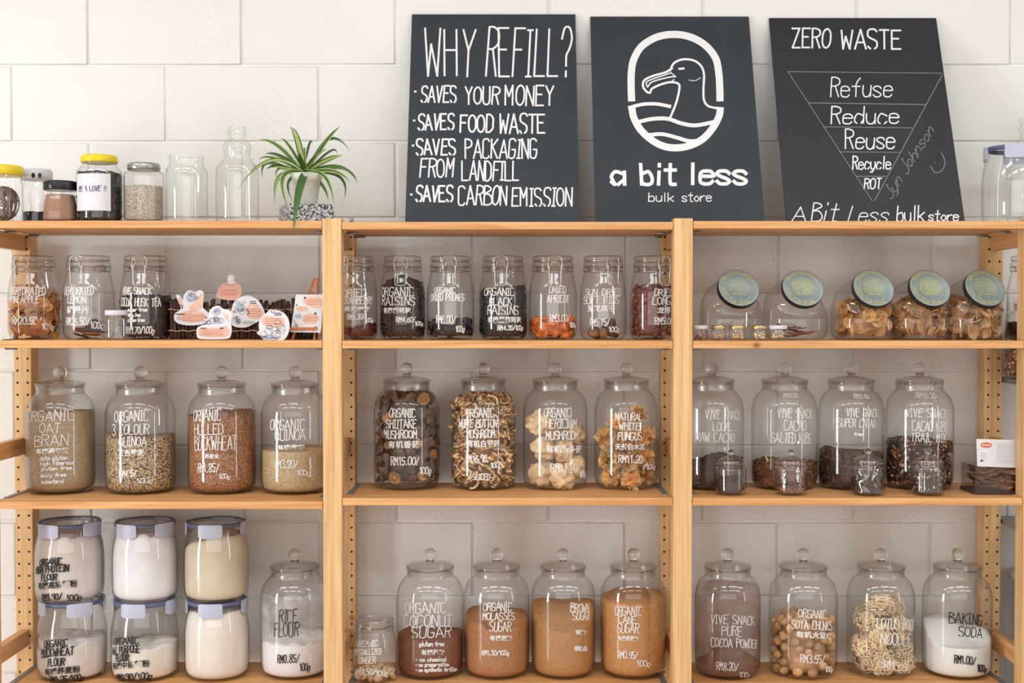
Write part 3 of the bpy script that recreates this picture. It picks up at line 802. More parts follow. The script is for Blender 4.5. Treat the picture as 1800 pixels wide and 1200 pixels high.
contents(ja, 'oat_bran', 'fine tan oat bran in the jar beside the pierced post', 'oat bran', slope(ph(ja, 722), .02, -.02), grains('oat_bran_flakes', [(srgb(205, 178, 142), 5), (srgb(190, 160, 122), 3), (srgb(222, 200, 170), 2)], 620, bump=.35))
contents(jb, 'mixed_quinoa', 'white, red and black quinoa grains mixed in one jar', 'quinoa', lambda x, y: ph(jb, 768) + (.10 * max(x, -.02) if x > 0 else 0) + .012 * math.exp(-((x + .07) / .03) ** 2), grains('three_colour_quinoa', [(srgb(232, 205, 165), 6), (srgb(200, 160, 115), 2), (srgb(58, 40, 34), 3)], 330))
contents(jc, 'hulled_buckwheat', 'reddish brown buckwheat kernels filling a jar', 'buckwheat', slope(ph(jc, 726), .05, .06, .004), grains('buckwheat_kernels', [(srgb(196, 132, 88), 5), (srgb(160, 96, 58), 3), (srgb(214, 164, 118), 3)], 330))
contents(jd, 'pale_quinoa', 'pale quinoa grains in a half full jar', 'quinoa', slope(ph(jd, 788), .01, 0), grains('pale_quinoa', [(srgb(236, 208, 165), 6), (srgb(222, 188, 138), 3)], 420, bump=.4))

je = jar('big', 657, 773, Y3, z3, 'glass jar packed with whole dark shiitake mushrooms', [
    ('ORGANIC', 685, 729, 733, 15), ('SHIITAKE', 680, 731, 752, 15), ('MUSHROOM', 676, 732, 770, 14), ('有机香菇', 683, 736, 788, 14), ('RM15.00/', 688, 735, 817, 14), ('100g', 737, 756, 833, 12)], thick=1.15)
jf = jar('big', 793, 906, Y3, z3, 'glass jar packed with curled slices of button mushroom', [
    ('ORGANIC', 821, 867, 733, 15), ('WHITE BUTTON', 808, 872, 751, 14), ('MUSHROOM', 822, 869, 769, 14), ('有机白蘑菇', 822, 877, 786, 13), ('RM16.90/', 820, 861, 812, 12), ('100g', 862, 880, 822, 9), ('-SLICED-', 827, 865, 843, 10)], thick=1.1)
jg = jar('big', 919, 1033, Y3, z3, 'glass jar of big pale shaggy hericium mushrooms', [
    ('ORGANIC', 957, 1002, 733, 16), ('HERICIUM', 960, 1012, 752, 16), ('MUSHROOM', 960, 1015, 772, 14), ('有机猴头菇', 960, 1021, 796, 14), ('RM17.20/', 969, 1018, 830, 15), ('100g', 1018, 1030, 838, 10)])
jh = jar('big', 1045, 1157, Y3, z3, 'glass jar of golden ruffled white fungus', [
    ('NATURAL', 1083, 1128, 738, 12), ('WHITE', 1089, 1123, 755, 12), ('FUNGUS', 1087, 1127, 773, 13), ('天然白木耳', 1082, 1133, 791, 12), ('RM11.20', 1088, 1129, 813, 13), ('/100g', 1130, 1151, 824, 9)], thick=1.1)

# shiitake: cap, pale gills, stem stub
def shiitake(seed, R):
    q = random.Random(seed); b = MB(); n = 16
    w1 = [1 + q.uniform(-.09, .09) for _ in range(n)]
    prof = [(0, .42), (.35, .40), (.7, .28), (.93, .10), (1, -.04), (.9, -.12)]
    vs, fs = lathe([(r * R, z * R) for r, z in prof], n)
    vs = [(v[0] * w1[(i - 1) % n], v[1] * w1[(i - 1) % n], v[2] + .06 * R * math.sin(i * 1.9)) for i, v in enumerate(vs)]
    b.add(vs, fs, 0)
    vs, fs = lathe([(.9 * R, -.12 * R), (.5 * R, .02 * R), (.25 * R, .02 * R)], n); b.add([(v[0] * w1[i % n], v[1] * w1[i % n], v[2]) for i, v in enumerate(vs)], [f[::-1] for f in fs], 1)
    vs, fs = lathe([(.26 * R, .02 * R), (.24 * R, -.26 * R), (0, -.28 * R)], 8); b.add(vs, [f[::-1] for f in fs], 2)
    return b.mesh('shiitake', [FM['shcap'], FM['shgill'], FM['shstem']])
sm = [shiitake(i, R) for i, R in enumerate((.0155, .018, .014, .019, .0165))]
def halfflip(ms):            # the same pieces seen from below as well
    out = []
    for m in ms:
        c = m.copy(); c.transform(Matrix.Rotation(PI * .9, 4, 'X')); out.append(c)
    return ms * 2 + out[:3]
pack(je, 'shiitake_mushroom', 'dried whole shiitake mushroom, dark cap and pale gills, in the fullest mushroom jar', 'mushroom', 'shiitake mushrooms in their jar',
     halfflip(sm), .030, .012, slope(ph(je, 690), 0, 0, .01), 90, 11, flat=.7, gap=.66, core_mat=FM['shcap'], depth=.010, cinset=.028)

def mush_slice(seed):
    q = random.Random(seed); R = q.uniform(.010, .015); span = q.uniform(2.0, 3.6); w = q.uniform(.009, .013); th = .0046
    vs = []; fs = []; n = 12; mi = []
    for i in range(n + 1):
        a = -span / 2 + span * i / n; r = R * (1 + .18 * math.sin(a * 2 + seed)); tw = .4 * math.sin(a * 1.5 + seed)
        c = Vector((r * math.cos(a), r * math.sin(a), .002 * math.sin(a * 3)))
        u = Vector((math.cos(a) * math.cos(tw), math.sin(a) * math.cos(tw), math.sin(tw))); v = Vector((0, 0, 1)) - u * u.z; v.normalize()
        ww = w * (.55 + .45 * math.sin(PI * i / n))
        for s, t in ((-1, -1), (1, -1), (1, 1), (-1, 1)): vs.append(c + v * ww * s * .5 * 1.4 + u * th * t * .5)
    for i in range(n):
        for k in range(4): fs.append((i * 4 + k, (i + 1) * 4 + k, (i + 1) * 4 + (k + 1) % 4, i * 4 + (k + 1) % 4)); mi.append(1 if k in (0, 2) and i % 3 else 0)
    fs += [(3, 2, 1, 0), (n * 4, n * 4 + 1, n * 4 + 2, n * 4 + 3)]; mi += [0, 0]
    return mesh('mushroom_slice', vs, fs, [FM['slice'], FM['sliced']], True, mi)
ml = [mush_slice(i) for i in range(8)]
pack(jf, 'mushroom_slice', 'curled beige slice of dried button mushroom', 'mushroom slice', 'mushroom slices in their jar', ml, .021, .010, slope(ph(jf, 698), 0, 0, .01), 170, 12, flat=.8, gap=.54, core_mat=FM['sliced'], depth=.009, cinset=.02, smin=.85, smax=1.2)
hm = [ico(4, .030, .028, .026, .35, 2.2, s, FM['heri']) for s in range(3)]
for m in hm:
    for v in m.vertices: v.co *= 1 + .07 * noise.noise(v.co * 260)
for k, (px, py, s, yy) in enumerate(((948, 743, 1.0, .17), (955, 788, .95, .155), (952, 832, 1.05, .16), (986, 838, 1.0, .15), (1010, 820, .95, .18), (990, 792, .9, .17), (1013, 762, .85, .21), (973, 762, .8, .215), (980, 824, .9, .235))):
    p = at(px, py, yy); o = new_obj('hericium_mushroom', hm[k % 3], None, p); o.scale = (s * 1.12, s * 1.05, s * 1.12); o.rotation_euler = (k * 1.3, k * .7, k)
    tag(o, 'shaggy cream hericium mushroom in the jar between sliced mushrooms and fungus', 'mushroom', 'hericium mushrooms in their jar')
def fungus(seed):
    b = MB(); q = random.Random(seed)
    for k in range(34):
        d = Vector((q.gauss(0, 1), q.gauss(0, 1), q.gauss(0, 1))).normalized(); s = q.uniform(.010, .020)
        base = d.to_track_quat('Z', 'Y').to_matrix(); n = 7; vs = []
        for i in range(n + 1):
            for jx in range(4):
                u = (i / n - .5) * 2; v = jx / 3
                p = Vector((u * s * .8 * (.4 + v), math.sin(u * 5 + k) * s * .32 * v, v * s + .004)); vs.append(base @ p)
        fs = [(i * 4 + a, i * 4 + a + 1, (i + 1) * 4 + a + 1, (i + 1) * 4 + a) for i in range(n) for a in range(3)]
        b.add(vs, fs)
    return b.mesh('white_fungus', FM['fung'])
fg = [fungus(i) for i in range(4)]
for k, (px, py, s, yy) in enumerate(((1120, 728, .95, .19), (1085, 745, 1.0, .19), (1066, 770, 1.05, .17), (1110, 772, 1.1, .155), (1135, 765, 1, .19), (1070, 808, 1.1, .155), (1105, 812, 1.15, .15), (1136, 806, 1.05, .17), (1075, 836, 1.0, .16), (1110, 842, 1.05, .15), (1134, 835, .95, .18), (1100, 790, 1.2, .23), (1090, 832, 1.1, .24))):
    p = at(px, py, yy); o = new_obj('white_fungus', fg[k % 4], None, p); o.scale = (s * 1.1, s * 1.05, s * 1.1); o.rotation_euler = (k * 1.1, k * .9, k * 2)
    tag(o, 'golden ruffled cluster of dried white fungus in the jar next to the right hand post'.replace('right hand post', 'peg hole post'), 'fungus', 'white fungus clusters in their jar')

ji = jar('big', 1194, 1308, Y3, z3, 'glass jar a third full of black cocoa bits, partly behind the post', [('VIVE SNACK', 1241, 1300, 736, 15), ('LOCAL', 1254, 1285, 757, 15), ('RAW CACAO', 1225, 1290, 776, 16)], thick=.75)
jj = jar('big', 1321, 1438, Y3, z3, 'glass jar of dark cocoa nibs with a pale wooden scoop stick', [('RM15.00', 1377, 1406, 699, 7), ('VIVE SNACK', 1368, 1426, 734, 15), ('CACAO', 1379, 1416, 756, 17), ('SALTED NIBS', 1358, 1424, 778, 17)], thick=.75)
jk = jar('big', 1438, 1555, Y3, z3, 'glass jar of dark seed mix heaped towards its rim side', [('RM11.00', 1502, 1532, 700, 7), ('VIVE SNACK', 1489, 1542, 732, 14), ('SUPER CACAO', 1475, 1538, 750, 14), ('free', 1502, 1516, 765, 6)], thick=.75)
jl = jar('big', 1556, 1678, Y3, z3, 'glass jar half full of mottled nut and seed trail mix', [('RM10.20', 1610, 1650, 700, 9), ('VIVE SNACK', 1594, 1664, 733, 15), ('CACAO NIBS', 1605, 1664, 757, 17), ('TRAIL MIX', 1603, 1662, 776, 15)], thick=.8)
nib = [ico(1, .0034, .0026, .0022, .5, 1.5, s, FM['nibd']) for s in range(4)]
nut = [ico(1, .0060, .0042, .0030, .4, 1.2, s, FM['nutl']) for s in range(4)]
scatter(ji, 'cocoa_bits', 'black cocoa bits in the first jar beside the post', 'cocoa', nib, .005, .008, lambda x, y: ph(ji, 806) + .08 * x + .006 * math.sin(x * 50), 2600, [FM['nibd'], FM['husk']])
scatter(jj, 'cocoa_nibs', 'brown and black cocoa nibs below the wooden scoop stick', 'cocoa nibs', nib, .005, .008, slope(ph(jj, 810), 0, .02, .004), 2200, [FM['nibm'], FM['nibd'], FM['nibd'], FM['nibl']], core_mat=FM['nibd'])
scatter(jk, 'seed_mix', 'dark seed mix piled higher on one side', 'seeds', nib, .005, .008, lambda x, y: ph(jk, 795) + .010 * math.exp(-((x + .05) / .03) ** 2), 2800, [FM['nibd'], FM['nibm'], FM['nibd'], FM['nibl'], FM['husk']], core_mat=FM['nibd'])
scatter(jl, 'trail_mix', 'trail mix of pale nuts, raisins and black seeds', 'trail mix', nut, .009, .010, slope(ph(jl, 774), -.03, 0, .006), 1900, [FM['nibd'], FM['nutr'], FM['nutl'], FM['blackr'], FM['nibd'], FM['nibl'], FM['nutr']], core_mat=FM['nibd'])
b = MB(); p0 = at(1345, 800, .19); p1 = at(1364, 842, .16); b.tube([p0, p0.lerp(p1, .5), p1], [.003, .0035, .0045], 8); b.add(*[(lambda m: ([v.co + p1 for v in m.vertices], [tuple(p.vertices) for p in m.polygons]))(ico(2, .009, .006, .006, 0, 1, 1, FM['slice']))][0])
tag(new_obj('wooden_scoop', b.mesh('wooden_scoop', plain('pale_scoop_wood', srgb(206, 178, 120), .6))), 'small pale wooden scoop stuck in the cocoa nibs', 'scoop')

# small pressed glass candy jars in front
def candy_jar(pxl, pxr, Y, ytop, label, style):
    x, R = place_geo(pxl, pxr, Y); z = z3; H = at(900, ytop, Y).z - z; k = H / .118
    root = empty('candy_jar', (x, Y, z), label, 'jar', 'small pressed glass jars in front of the cocoa jars'); n = 96
    prof = [(0, .004), (.7, .001), (.92, .002), (.985, .008), (1, .02), (1, .045), (1, .066), (.97, .0705), (.86, .073), (.80, .076), (.80, .079)]
    prof = catmull([(r * R, h * k) for r, h in prof], 4); b = MB(); vs, fs = lathe(prof, n); out = []
    for (vx, vy, vz) in vs:
        r = math.hypot(vx, vy); a = math.atan2(vy, vx); t = vz / k; g = 0
        if .008 < t < .068 and r > .9 * R:
            e = min(1, (t - .008) / .01, (.068 - t) / .006)
            if style == 'rib': g = .045 * abs(math.sin(a * 14)) * e
            if style == 'chevron': g = .06 * abs(math.sin(a * 7 + (abs(((a * 2.5 / PI) % 1) - .5) * 2 + t * 42) * 2.2)) * e
            if style == 'diamond': g = .05 * abs(math.sin(a * 10 + t * 190)) * abs(math.sin(a * 10 - t * 190)) * e
        s = 1 - g; out.append((vx * s, vy * s, vz))
    b.add(out, fs); new_obj('jar_body', b.mesh('jar_body', M['glass_cut']), root)
    b = MB(); b.lathe(catmull([(r * R, h * k) for r, h in ((.78, .077), (.92, .079), (.93, .083), (.86, .086), (.84, .090), (.6, .096), (.3, .100), (.16, .102), (0, .1025))], 3), 48)
    lid = new_obj('lid', b.mesh('lid', M['glass_cut']), root)
    b = MB(); c_ = .1105 * k; q_ = .0085 * k; b.lathe([(0, .1026 * k), (.0035, .1026 * k)] + [(q_ * math.sin(a), c_ - q_ * math.cos(a)) for a in [.5 + i * (PI - .5) / 9 for i in range(9)]] + [(0, c_ + q_)], 24)
    new_obj('knob', b.mesh('knob', M['knob']), lid)
    j = Jar(); j.x, j.y, j.z, j.R, j.pxl = x, Y, z, R, pxl; j.rfun = rfun_of([(r * .93, h) for r, h in prof]); return j
s1 = candy_jar(1258, 1313, .065, 790, 'small plain straight glass jar with dark crumbs, in front of the black cocoa bits', 'plain')
s2 = candy_jar(1362, 1421, .065, 790, 'small glass jar with a diamond cut pattern', 'diamond')
s3 = candy_jar(1496, 1558, .06, 788, 'small glass jar with a zigzag cut pattern', 'chevron')
s4 = candy_jar(1602, 1663, .06, 788, 'small glass jar with vertical ribs, in front of the trail mix', 'rib')
for s, py, nm, lb, ms in ((s1, 845, 'cocoa_crumbs', 'dark cocoa crumbs in the plain small jar', [FM['nibd'], FM['husk']]), (s2, 858, 'cocoa_crumbs', 'reddish crumbs at the bottom of the diamond cut jar', [FM['nibm'], FM['nibl']]),
                          (s3, 850, 'cocoa_crumbs', 'dark crumbs in the zigzag cut jar', [FM['nibd'], FM['nibm']]), (s4, 838, 'nut_crumbs', 'mixed nuts in the ribbed small jar', [FM['nibd'], FM['nutl'], FM['nibd']])):
    scatter(s, nm, lb, 'crumbs', nib, .005, .006, slope(max(.012, at(900, py, s.y).z - s.z), 0, 0, .004), 420, ms, core_mat=ms[0])

# ------------------------------------------------------------------ second row: clamp jars
Y2 = 0.185; z2 = ZS[2] + 0.0006
k1 = jar('clamp', 14, 107, .17, z2, 'clamp jar of golden dried pineapple, nearest the pierced post', [('DEHYDRATED', 20, 80, 518, 13), ('PINEAPPLE', 21, 68, 532, 12), ('RM20.50/', 24, 72, 570, 13), ('100g', 74, 94, 579, 10)], thick=1.1, phi=-.52)
k2 = jar('clamp', 110, 203, .17, z2, 'clamp jar with a few dried lemon slices flat on its bottom', [('DEHYDRATED', 115, 164, 518, 14), ('LEMON', 121, 151, 533, 13), ('柠檬片', 119, 157, 551, 14), ('RM26.50/', 118, 158, 571, 13), ('100g', 159, 182, 577, 11)], thick=1.1, phi=-.5)
k3 = jar('clamp', 211, 302, .17, z2, 'clamp jar of dark cocoa husk tea beside the round cards', [('VIVE SNACK', 217, 266, 517, 12), ('COCOA HUSK TEA', 212, 282, 538, 14), ('sugar free', 226, 259, 547, 6), ('dairy free', 226, 247, 556, 6), ('gluten free', 226, 254, 565, 6), ('RM9.70/100g', 222, 271, 586, 12)], thick=1.05, phi=-.25)
ring_piece = []
for i in range(6):
    q = random.Random(i); n = 15; ol = [(.021 * (1 + q.uniform(-.2, .15)) * math.cos(2 * PI * k / n), .015 * (1 + q.uniform(-.2, .2)) * math.sin(2 * PI * k / n)) for k in range(n)]
    ring_piece.append(sheet(ol, .0055, q.uniform(-.3, .3), FM['pine'] if i % 2 else FM['pine2'], i, .010, 3))
pack(k1, 'dried_pineapple', 'leathery golden piece of dried pineapple', 'dried fruit', 'pineapple pieces in their clamp jar', ring_piece, .023, .008, lambda x, y: ph(k1, 518) - .012 * (x < -.02), 60, 21, flat=.9, gap=.55, core_mat=FM['pine2'], depth=.010, cinset=.024)
lem = [sheet(circ(.022, 18, .05, i), .0022, .05, FM['lemonp'] if i % 2 else FM['lemond'], i, .003, 3) for i in range(4)]
for i in range(5):
    o = new_obj('lemon_slice', lem[(0, 1, 1, 0, 1)[i]], None, (k2.x + (-.015, .012, -.002, .02, -.02)[i], k2.y + (-.01, -.012, .012, .012, .01)[i], k2.z + .009 + i * .0036)); o.rotation_euler = (.1 * (i - 2), .12 * (2 - i), i); o.scale = (1.1, 1.1, 1)
    tag(o, 'thin dried lemon slice lying in the nearly empty clamp jar', 'dried fruit', 'lemon slices in their clamp jar')
o = new_obj('lemon_slice', lem[0], None, (k2.x + .018, k2.y - .014, k2.z + .033)); o.rotation_euler = (1.25, .1, .1); o.scale = (1.0, .9, 1); tag(o, 'dark dried citrus slice standing upright against the glass', 'dried fruit')
flake = [sheet(circ(.006, 7, .3, i), .0008, .2, FM['husk'], i, .004, 1) for i in range(4)]
scatter(k3, 'cocoa_husks', 'dark flaky cocoa husks filling the third clamp jar', 'cocoa husk', flake, .006, .008, slope(ph(k3, 522), 0, 0, .006), 1500, [FM['husk'], FM['blackr'], FM['nibd']], flat=1.0, core_mat=FM['husk'])

k4 = jar('clamp', 582, 664, Y2, z2, 'clamp jar with a little dried cranberry, half behind the post', [('DRIED', 604, 641, 521, 13), ('CRANBERRY', 602, 654, 534, 12), ('蔓越莓干', 605, 650, 547, 9), ('RM5.30/', 611, 640, 561, 9), ('100g', 641, 655, 566, 7)], phi=-.55)
k5 = jar('clamp', 668, 748, Y2, z2, 'clamp jar heaped with dark purple raisins', [('ORGANIC', 672, 727, 520, 15), ('RAISINS', 673, 728, 536, 14), ('有機葡萄乾', 675, 722, 551, 11), ('RM4.60/', 697, 729, 566, 9), ('100g', 729, 743, 572, 7)], thick=1.05, phi=-.1)
k6 = jar('clamp', 750, 834, Y2, z2, 'clamp jar a third full of black prunes', [('ORGANIC', 764, 800, 515, 10), ('DRIED PRUNES', 759, 815, 528, 11), ('RM6.00/', 768, 800, 568, 14), ('100g', 801, 816, 583, 10)], thick=1.15, phi=-.05)
k7 = jar('clamp', 842, 927, Y2, z2, 'clamp jar full of small black raisins', [('ORGANIC', 852, 903, 519, 13), ('BLACK', 861, 899, 536, 13), ('RAISINS', 858, 910, 552, 14), ('有機黑葡萄乾', 858, 915, 568, 12), ('RM4.35/100g', 875, 918, 580, 8)], thick=1.05, phi=-.1)
k8 = jar('clamp', 929, 1014, Y2, z2, 'clamp jar of bright orange dried apricots', [('DRIED', 966, 994, 514, 11), ('APRICOT', 962, 999, 532, 13), ('RM3.00/', 966, 1000, 565, 12), ('100g', 1001, 1012, 575, 8)], phi=.1)
k9 = jar('clamp', 1019, 1101, Y2, z2, 'clamp jar with a handful of soft brown figs', [('SUN DRIED', 1030, 1091, 519, 11), ('SOFT FIGS', 1027, 1087, 534, 13), ('无花果干', 1033, 1080, 548, 12), ('RM5.75/', 1038, 1070, 573, 13), ('100g', 1070, 1088, 583, 9)], phi=.45)
k10 = jar('clamp', 1107, 1190, Y2, z2, 'clamp jar of reddish dried longan, half behind the post', [('DRIED', 1150, 1181, 520, 12), ('LONGAN', 1147, 1190, 535, 13), ('龙眼', 1155, 1178, 551, 12), ('RM5.00', 1151, 1181, 570, 12)], phi=.5)
rais = [ico(1, .0055, .0042, .0038, .6, 1.6, s, FM['raisin']) for s in range(4)]
scatter(k4, 'dried_cranberries', 'dark red dried cranberries sloping up in their clamp jar', 'dried fruit', rais, .008, .007, lambda x, y: ph(k4, 578) + .3 * max(0, x), 500, [FM['cran'], FM['cran'], FM['raisin']])
scatter(k5, 'raisins', 'dark purple raisins heaped to the neck of their jar', 'dried fruit', rais, .009, .008, lambda x, y: ph(k5, 500) + .022 * math.exp(-(x * x + y * y) / .0012), 1500, [FM['raisin'], FM['raisin'], FM['blackr']])
scatter(k7, 'black_raisins', 'black raisins filling the fourth clamp jar of the middle bay', 'dried fruit', rais, .008, .008, lambda x, y: ph(k7, 508) + .12 * max(x, -.01), 1500, [FM['blackr'], FM['blackr'], FM['prune']])
pr = [ico(2, .0095, .008, .0065, .45, 1.6, s, FM['prune']) for s in range(4)]
pack(k6, 'prune', 'wrinkled glossy black prune', 'dried fruit', 'prunes in their clamp jar', pr, .014, .006, slope(ph(k6, 564), .05, 0, .006), 70, 31, gap=.8, core_mat=FM['prune'])
ap = [ico(2, .0125, .0115, .0055, .25, 1.3, s, FM['apricot'], dent=.25) for s in range(4)]
pack(k8, 'dried_apricot', 'flattened bright orange dried apricot', 'dried fruit', 'apricots in their clamp jar', ap, .017, .006, slope(ph(k8, 560), .03, 0, .006), 50, 32, flat=1.1, gap=.8, core_mat=FM['apricot'], depth=.009)
fi = [ico(3, .016, .015, .010, .18, 1.5, s, m, dent=.3) for s, m in enumerate((FM['fig'], FM['figd'], FM['fig']))]
for k, (dx, dy, dz, mi, sc_) in enumerate(((-.026, -.018, .016, 0, 1.0), (-.002, -.030, .014, 0, .9), (.022, -.022, .020, 1, 1.05), (.028, .002, .018, 1, 1), (-.014, .020, .015, 1, 1), (.012, .016, .036, 1, 1.1), (.02, -.018, .038, 1, 1.0), (-.026, .004, .03, 2, .8))):
    o = new_obj('dried_fig', fi[mi], None, (k9.x + dx, k9.y + dy, k9.z + dz)); o.rotation_euler = (.5 + k, .3 * k, k * 2); o.scale = (sc_,) * 3
    tag(o, 'soft flattened dried fig between the apricot and longan jars', 'dried fruit', 'figs in their clamp jar')
lo = [ico(2, .009, .008, .0065, .4, 1.4, s, FM['longan']) for s in range(4)]
pack(k10, 'dried_longan', 'reddish brown dried longan', 'dried fruit', 'longans in their clamp jar', lo, .0145, .006, lambda x, y: ph(k10, 503) - .06 * abs(x + .01), 110, 33, gap=.78, core_mat=FM['longan'])

# small jar in front of the lemon jar
def simple_jar(name, cx, Y, z, rows, lidrows, lidmat, label, n=40, glass='glass', group=None, cat='jar', facet=0):
    """rows: (half width px, photo row) from foot up; lid rows the same"""
    P = at(cx, 500, Y); kx = (Y - CAM.y) / F; root = empty(name, (P.x, Y, z), label, cat, group)
    zz = lambda py: max(0.0, at(cx, py, Y).z - z)
    base = zz(rows[0][1]); H = lambda py: zz(py)
    prof = [(0, .003), (rows[0][0] * kx * .8, .001)] + [(r * kx, max(.002, H(py)) if i else .004) for i, (r, py) in enumerate(rows)]
    sp = catmull(prof, 3); b = MB(); b.lathe(sp, facet or n)
    me = b.mesh('jar_body', M[glass], not facet); new_obj('jar_body', me, root)
    if lidrows:
        b = MB(); lp = [(r * kx, H(py)) for r, py in lidrows]; lp = [(0, lp[0][1])] + lp + [(0, lp[-1][1])]; b.lathe(lp[::-1] if lp[0][1] > lp[-1][1] else lp, n)
        lm = b.mesh('lid', lidmat, False)
        for p in lm.polygons: p.use_smooth = len(p.vertices) == 4
        new_obj('lid', lm, root)
    j = Jar(); j.x, j.y, j.z, j.R, j.pxl, j.pxr = P.x, Y, z, rows[0][0] * kx, cx - rows[0][0], cx + rows[0][0]; j.rfun = rfun_of(sp); j.root = root; j.kx = kx; return j
M['white_lid'] = plain('white_metal_lid', srgb(215, 215, 222), .35); M['black_lid'] = plain('black_metal_lid', srgb(28, 28, 32), .25)
M['yellow_lid'] = plain('yellow_metal_lid', srgb(232, 208, 30), .35, 0, .04); M['silver_lid'] = plain('silver_metal_lid', srgb(165, 172, 168), .25, .8, .05)
M['brass_lid'] = plain('brass_metal_lid', srgb(196, 180, 130), .3, .8, .05)
simple_jar('small_glass_jar', 204, .045, z2, [(20, 600), (22, 592), (22, 562), (20, 556), (18.5, 553)], [(19, 554), (19.5, 553.5), (19.5, 546), (18.5, 545)], M['white_lid'], 'small empty glass jar with a thin white lid, in front of the husk tea')

# stick basket, cards, easel
bx0 = at(303, 560, .16).x; bx1 = at(543, 560, .16).x; by0, by1 = .15, .27
bk = empty('stick_basket', ((bx0 + bx1) / 2, .21, z2), 'low basket of dark upright twigs bound with twine, behind the cards', 'basket')
M['twig'] = fm('dark_twig_bark', (74, 52, 44), .85, .35, 80, .8); M['twine'] = fm('pale_twine', (170, 140, 112), .9)
stv = []
for i in range(5):
    q = random.Random(i); h = .098; b = MB(); pts = [(q.uniform(-.0015, .0015), q.uniform(-.001, .001), h * t / 4) for t in range(5)]; b.tube(pts, [.0048 * q.uniform(.8, 1.15) for _ in pts], 7); stv.append(b.mesh('stick', M['twig']))
cxb = (bx0 + bx1) / 2; hwb = (bx1 - bx0) / 2; n = 36
spots = [(-hwb + 2 * hwb * i / (n - 1), by0 - .21) for i in range(n)] + [(-hwb + 2 * hwb * i / (n - 1), by1 - .21) for i in range(n)] + [(s * hwb, by0 - .21 + (by1 - by0) * i / 9) for s in (-1, 1) for i in range(1, 9)]
for i, (x, y) in enumerate(spots):
    o = new_obj('stick', stv[i % 5], bk, (x + rnd.uniform(-.001, .001), y + rnd.uniform(-.002, .002), 0)); o.scale = (1, 1, rnd.uniform(.84, 1.08)); o.rotation_euler = (rnd.uniform(-.04, .04), rnd.uniform(-.04, .04), rnd.uniform(0, 6))
for zt in (.022, .076):
    b = MB(); pts = []
    for i in range(60): pts.append((-hwb - .006 + (2 * hwb + .012) * i / 59, by0 - .21 - .0065 + .0015 * math.sin(i * 2.1), zt + .0015 * math.sin(i * 1.3)))
    pts += [(hwb + .006, by1 - .21 + .006, zt), (-hwb - .006, by1 - .21 + .006, zt)]
    b.tube(pts, .0016, 5, closed=True); new_obj('twine_binding', b.mesh('twine_binding', M['twine']), bk)
q = random.Random(4); b = MB()
for i in range(220):
    R = rand_rot(q, Vector((0, 0, 1)), .7); m = stv[i % 5]; s = q.uniform(.25, .5); p = Vector((q.uniform(-hwb * .93, hwb * .93), q.uniform(-.045, .045), q.uniform(.01, .070)))
    R = R @ Matrix.Rotation(PI / 2, 3, 'X'); b.add([R @ (v.co * s) + p for v in m.vertices], [tuple(p_.vertices) for p_ in m.polygons])
tag(new_obj('bark_chips', b.mesh('bark_chips', M['twig']), None, (cxb, .21, z2)), 'dark bark chips heaped inside the twig basket', 'bark', None, 'stuff')

M['card'] = plain('white_card', srgb(226, 226, 232), .6, 0, .02); M['peach'] = plain('peach_print', srgb(226, 190, 172), .6, 0, .12, 40)
M['bluegrey'] = plain('pale_blue_print', srgb(178, 188, 206), .6, 0, .15, 60); M['pink'] = plain('pink_card', srgb(216, 168, 152), .6, 0, .06)
M['print_ink'] = plain('dark_print', srgb(70, 62, 66), .7); M['orange_print'] = plain('orange_print', srgb(214, 120, 82), .6); M['green_print'] = plain('pale_green_print', srgb(176, 196, 176), .6)
def flat_card(name, outline, Y, label, group, prints, lines, foot_z, lean=.12, mat='card', sc_=6.0, off=(290, 460), thick=.002, cat='card'):
    """a card cut to an outline (coordinates of the enlarged photo), standing and leaning back"""
    px = lambda p: (off[0] + p[0] / sc_, off[1] + p[1] / sc_)
    ol = [px(p) for p in (catmull(outline + [outline[0]], 4)[:-1] if sc_ > 2 else outline)]
    yb = max(p[1] for p in ol); P0 = at(sum(p[0] for p in ol) / len(ol), yb, Y)
    zoff = 0 if foot_z is None else foot_z - P0.z
    k = (Y - CAM.y) / F
    def to3(x, y, lift=0):
        p = at(x, y, Y); h = p.z - P0.z
        return (p.x - P0.x, h * math.sin(lean) - lift, h * math.cos(lean) * 1.0)
    root = empty(name, (P0.x, Y, P0.z + zoff), label, cat, group)
    c = (sum(p[0] for p in ol) / len(ol), sum(p[1] for p in ol) / len(ol)); n = len(ol)
    bm = bmesh.new(); f1 = bm.faces.new([bm.verts.new(to3(x, y, 0)) for x, y in ol]); 
    r = bmesh.ops.extrude_face_region(bm, geom=[f1]); vv = [e for e in r['geom'] if isinstance(e, bmesh.types.BMVert)]
    bmesh.ops.translate(bm, verts=vv, vec=(0, thick, 0)); bmesh.ops.triangulate(bm, faces=list(bm.faces)); bmesh.ops.recalc_face_normals(bm, faces=list(bm.faces))
    me = bpy.data.meshes.new('card_sheet'); bm.to_mesh(me); bm.free(); me.materials.append(M[mat]); new_obj('card_sheet', me, root)
    b = MB(); ms = []; lift = .0003
    for pm, pts in prints:
        if pm not in ms: ms.append(pm)
        pp = [px(p) for p in (catmull(pts + [pts[0]], 4)[:-1] if len(pts) > 4 else pts)]; cc = (sum(p[0] for p in pp) / len(pp), sum(p[1] for p in pp) / len(pp)); lift += .00008
        b.add([to3(*cc, lift)] + [to3(x, y, lift) for x, y in pp], [(0, 1 + (i + 1) % len(pp), 1 + i) for i in range(len(pp))], ms.index(pm))
    for im, pl, w_ in lines:
        if im not in ms: ms.append(im)
        vs, fs = ribbon([px(p) for p in (catmull(pl, 3) if len(pl) > 2 else pl)], w_); b.add([to3(x, y, .0012) for x, y in vs], fs, ms.index(im))
    if b.v: new_obj('print', b.mesh('print', [M[m] for m in ms], False), root)
    return root
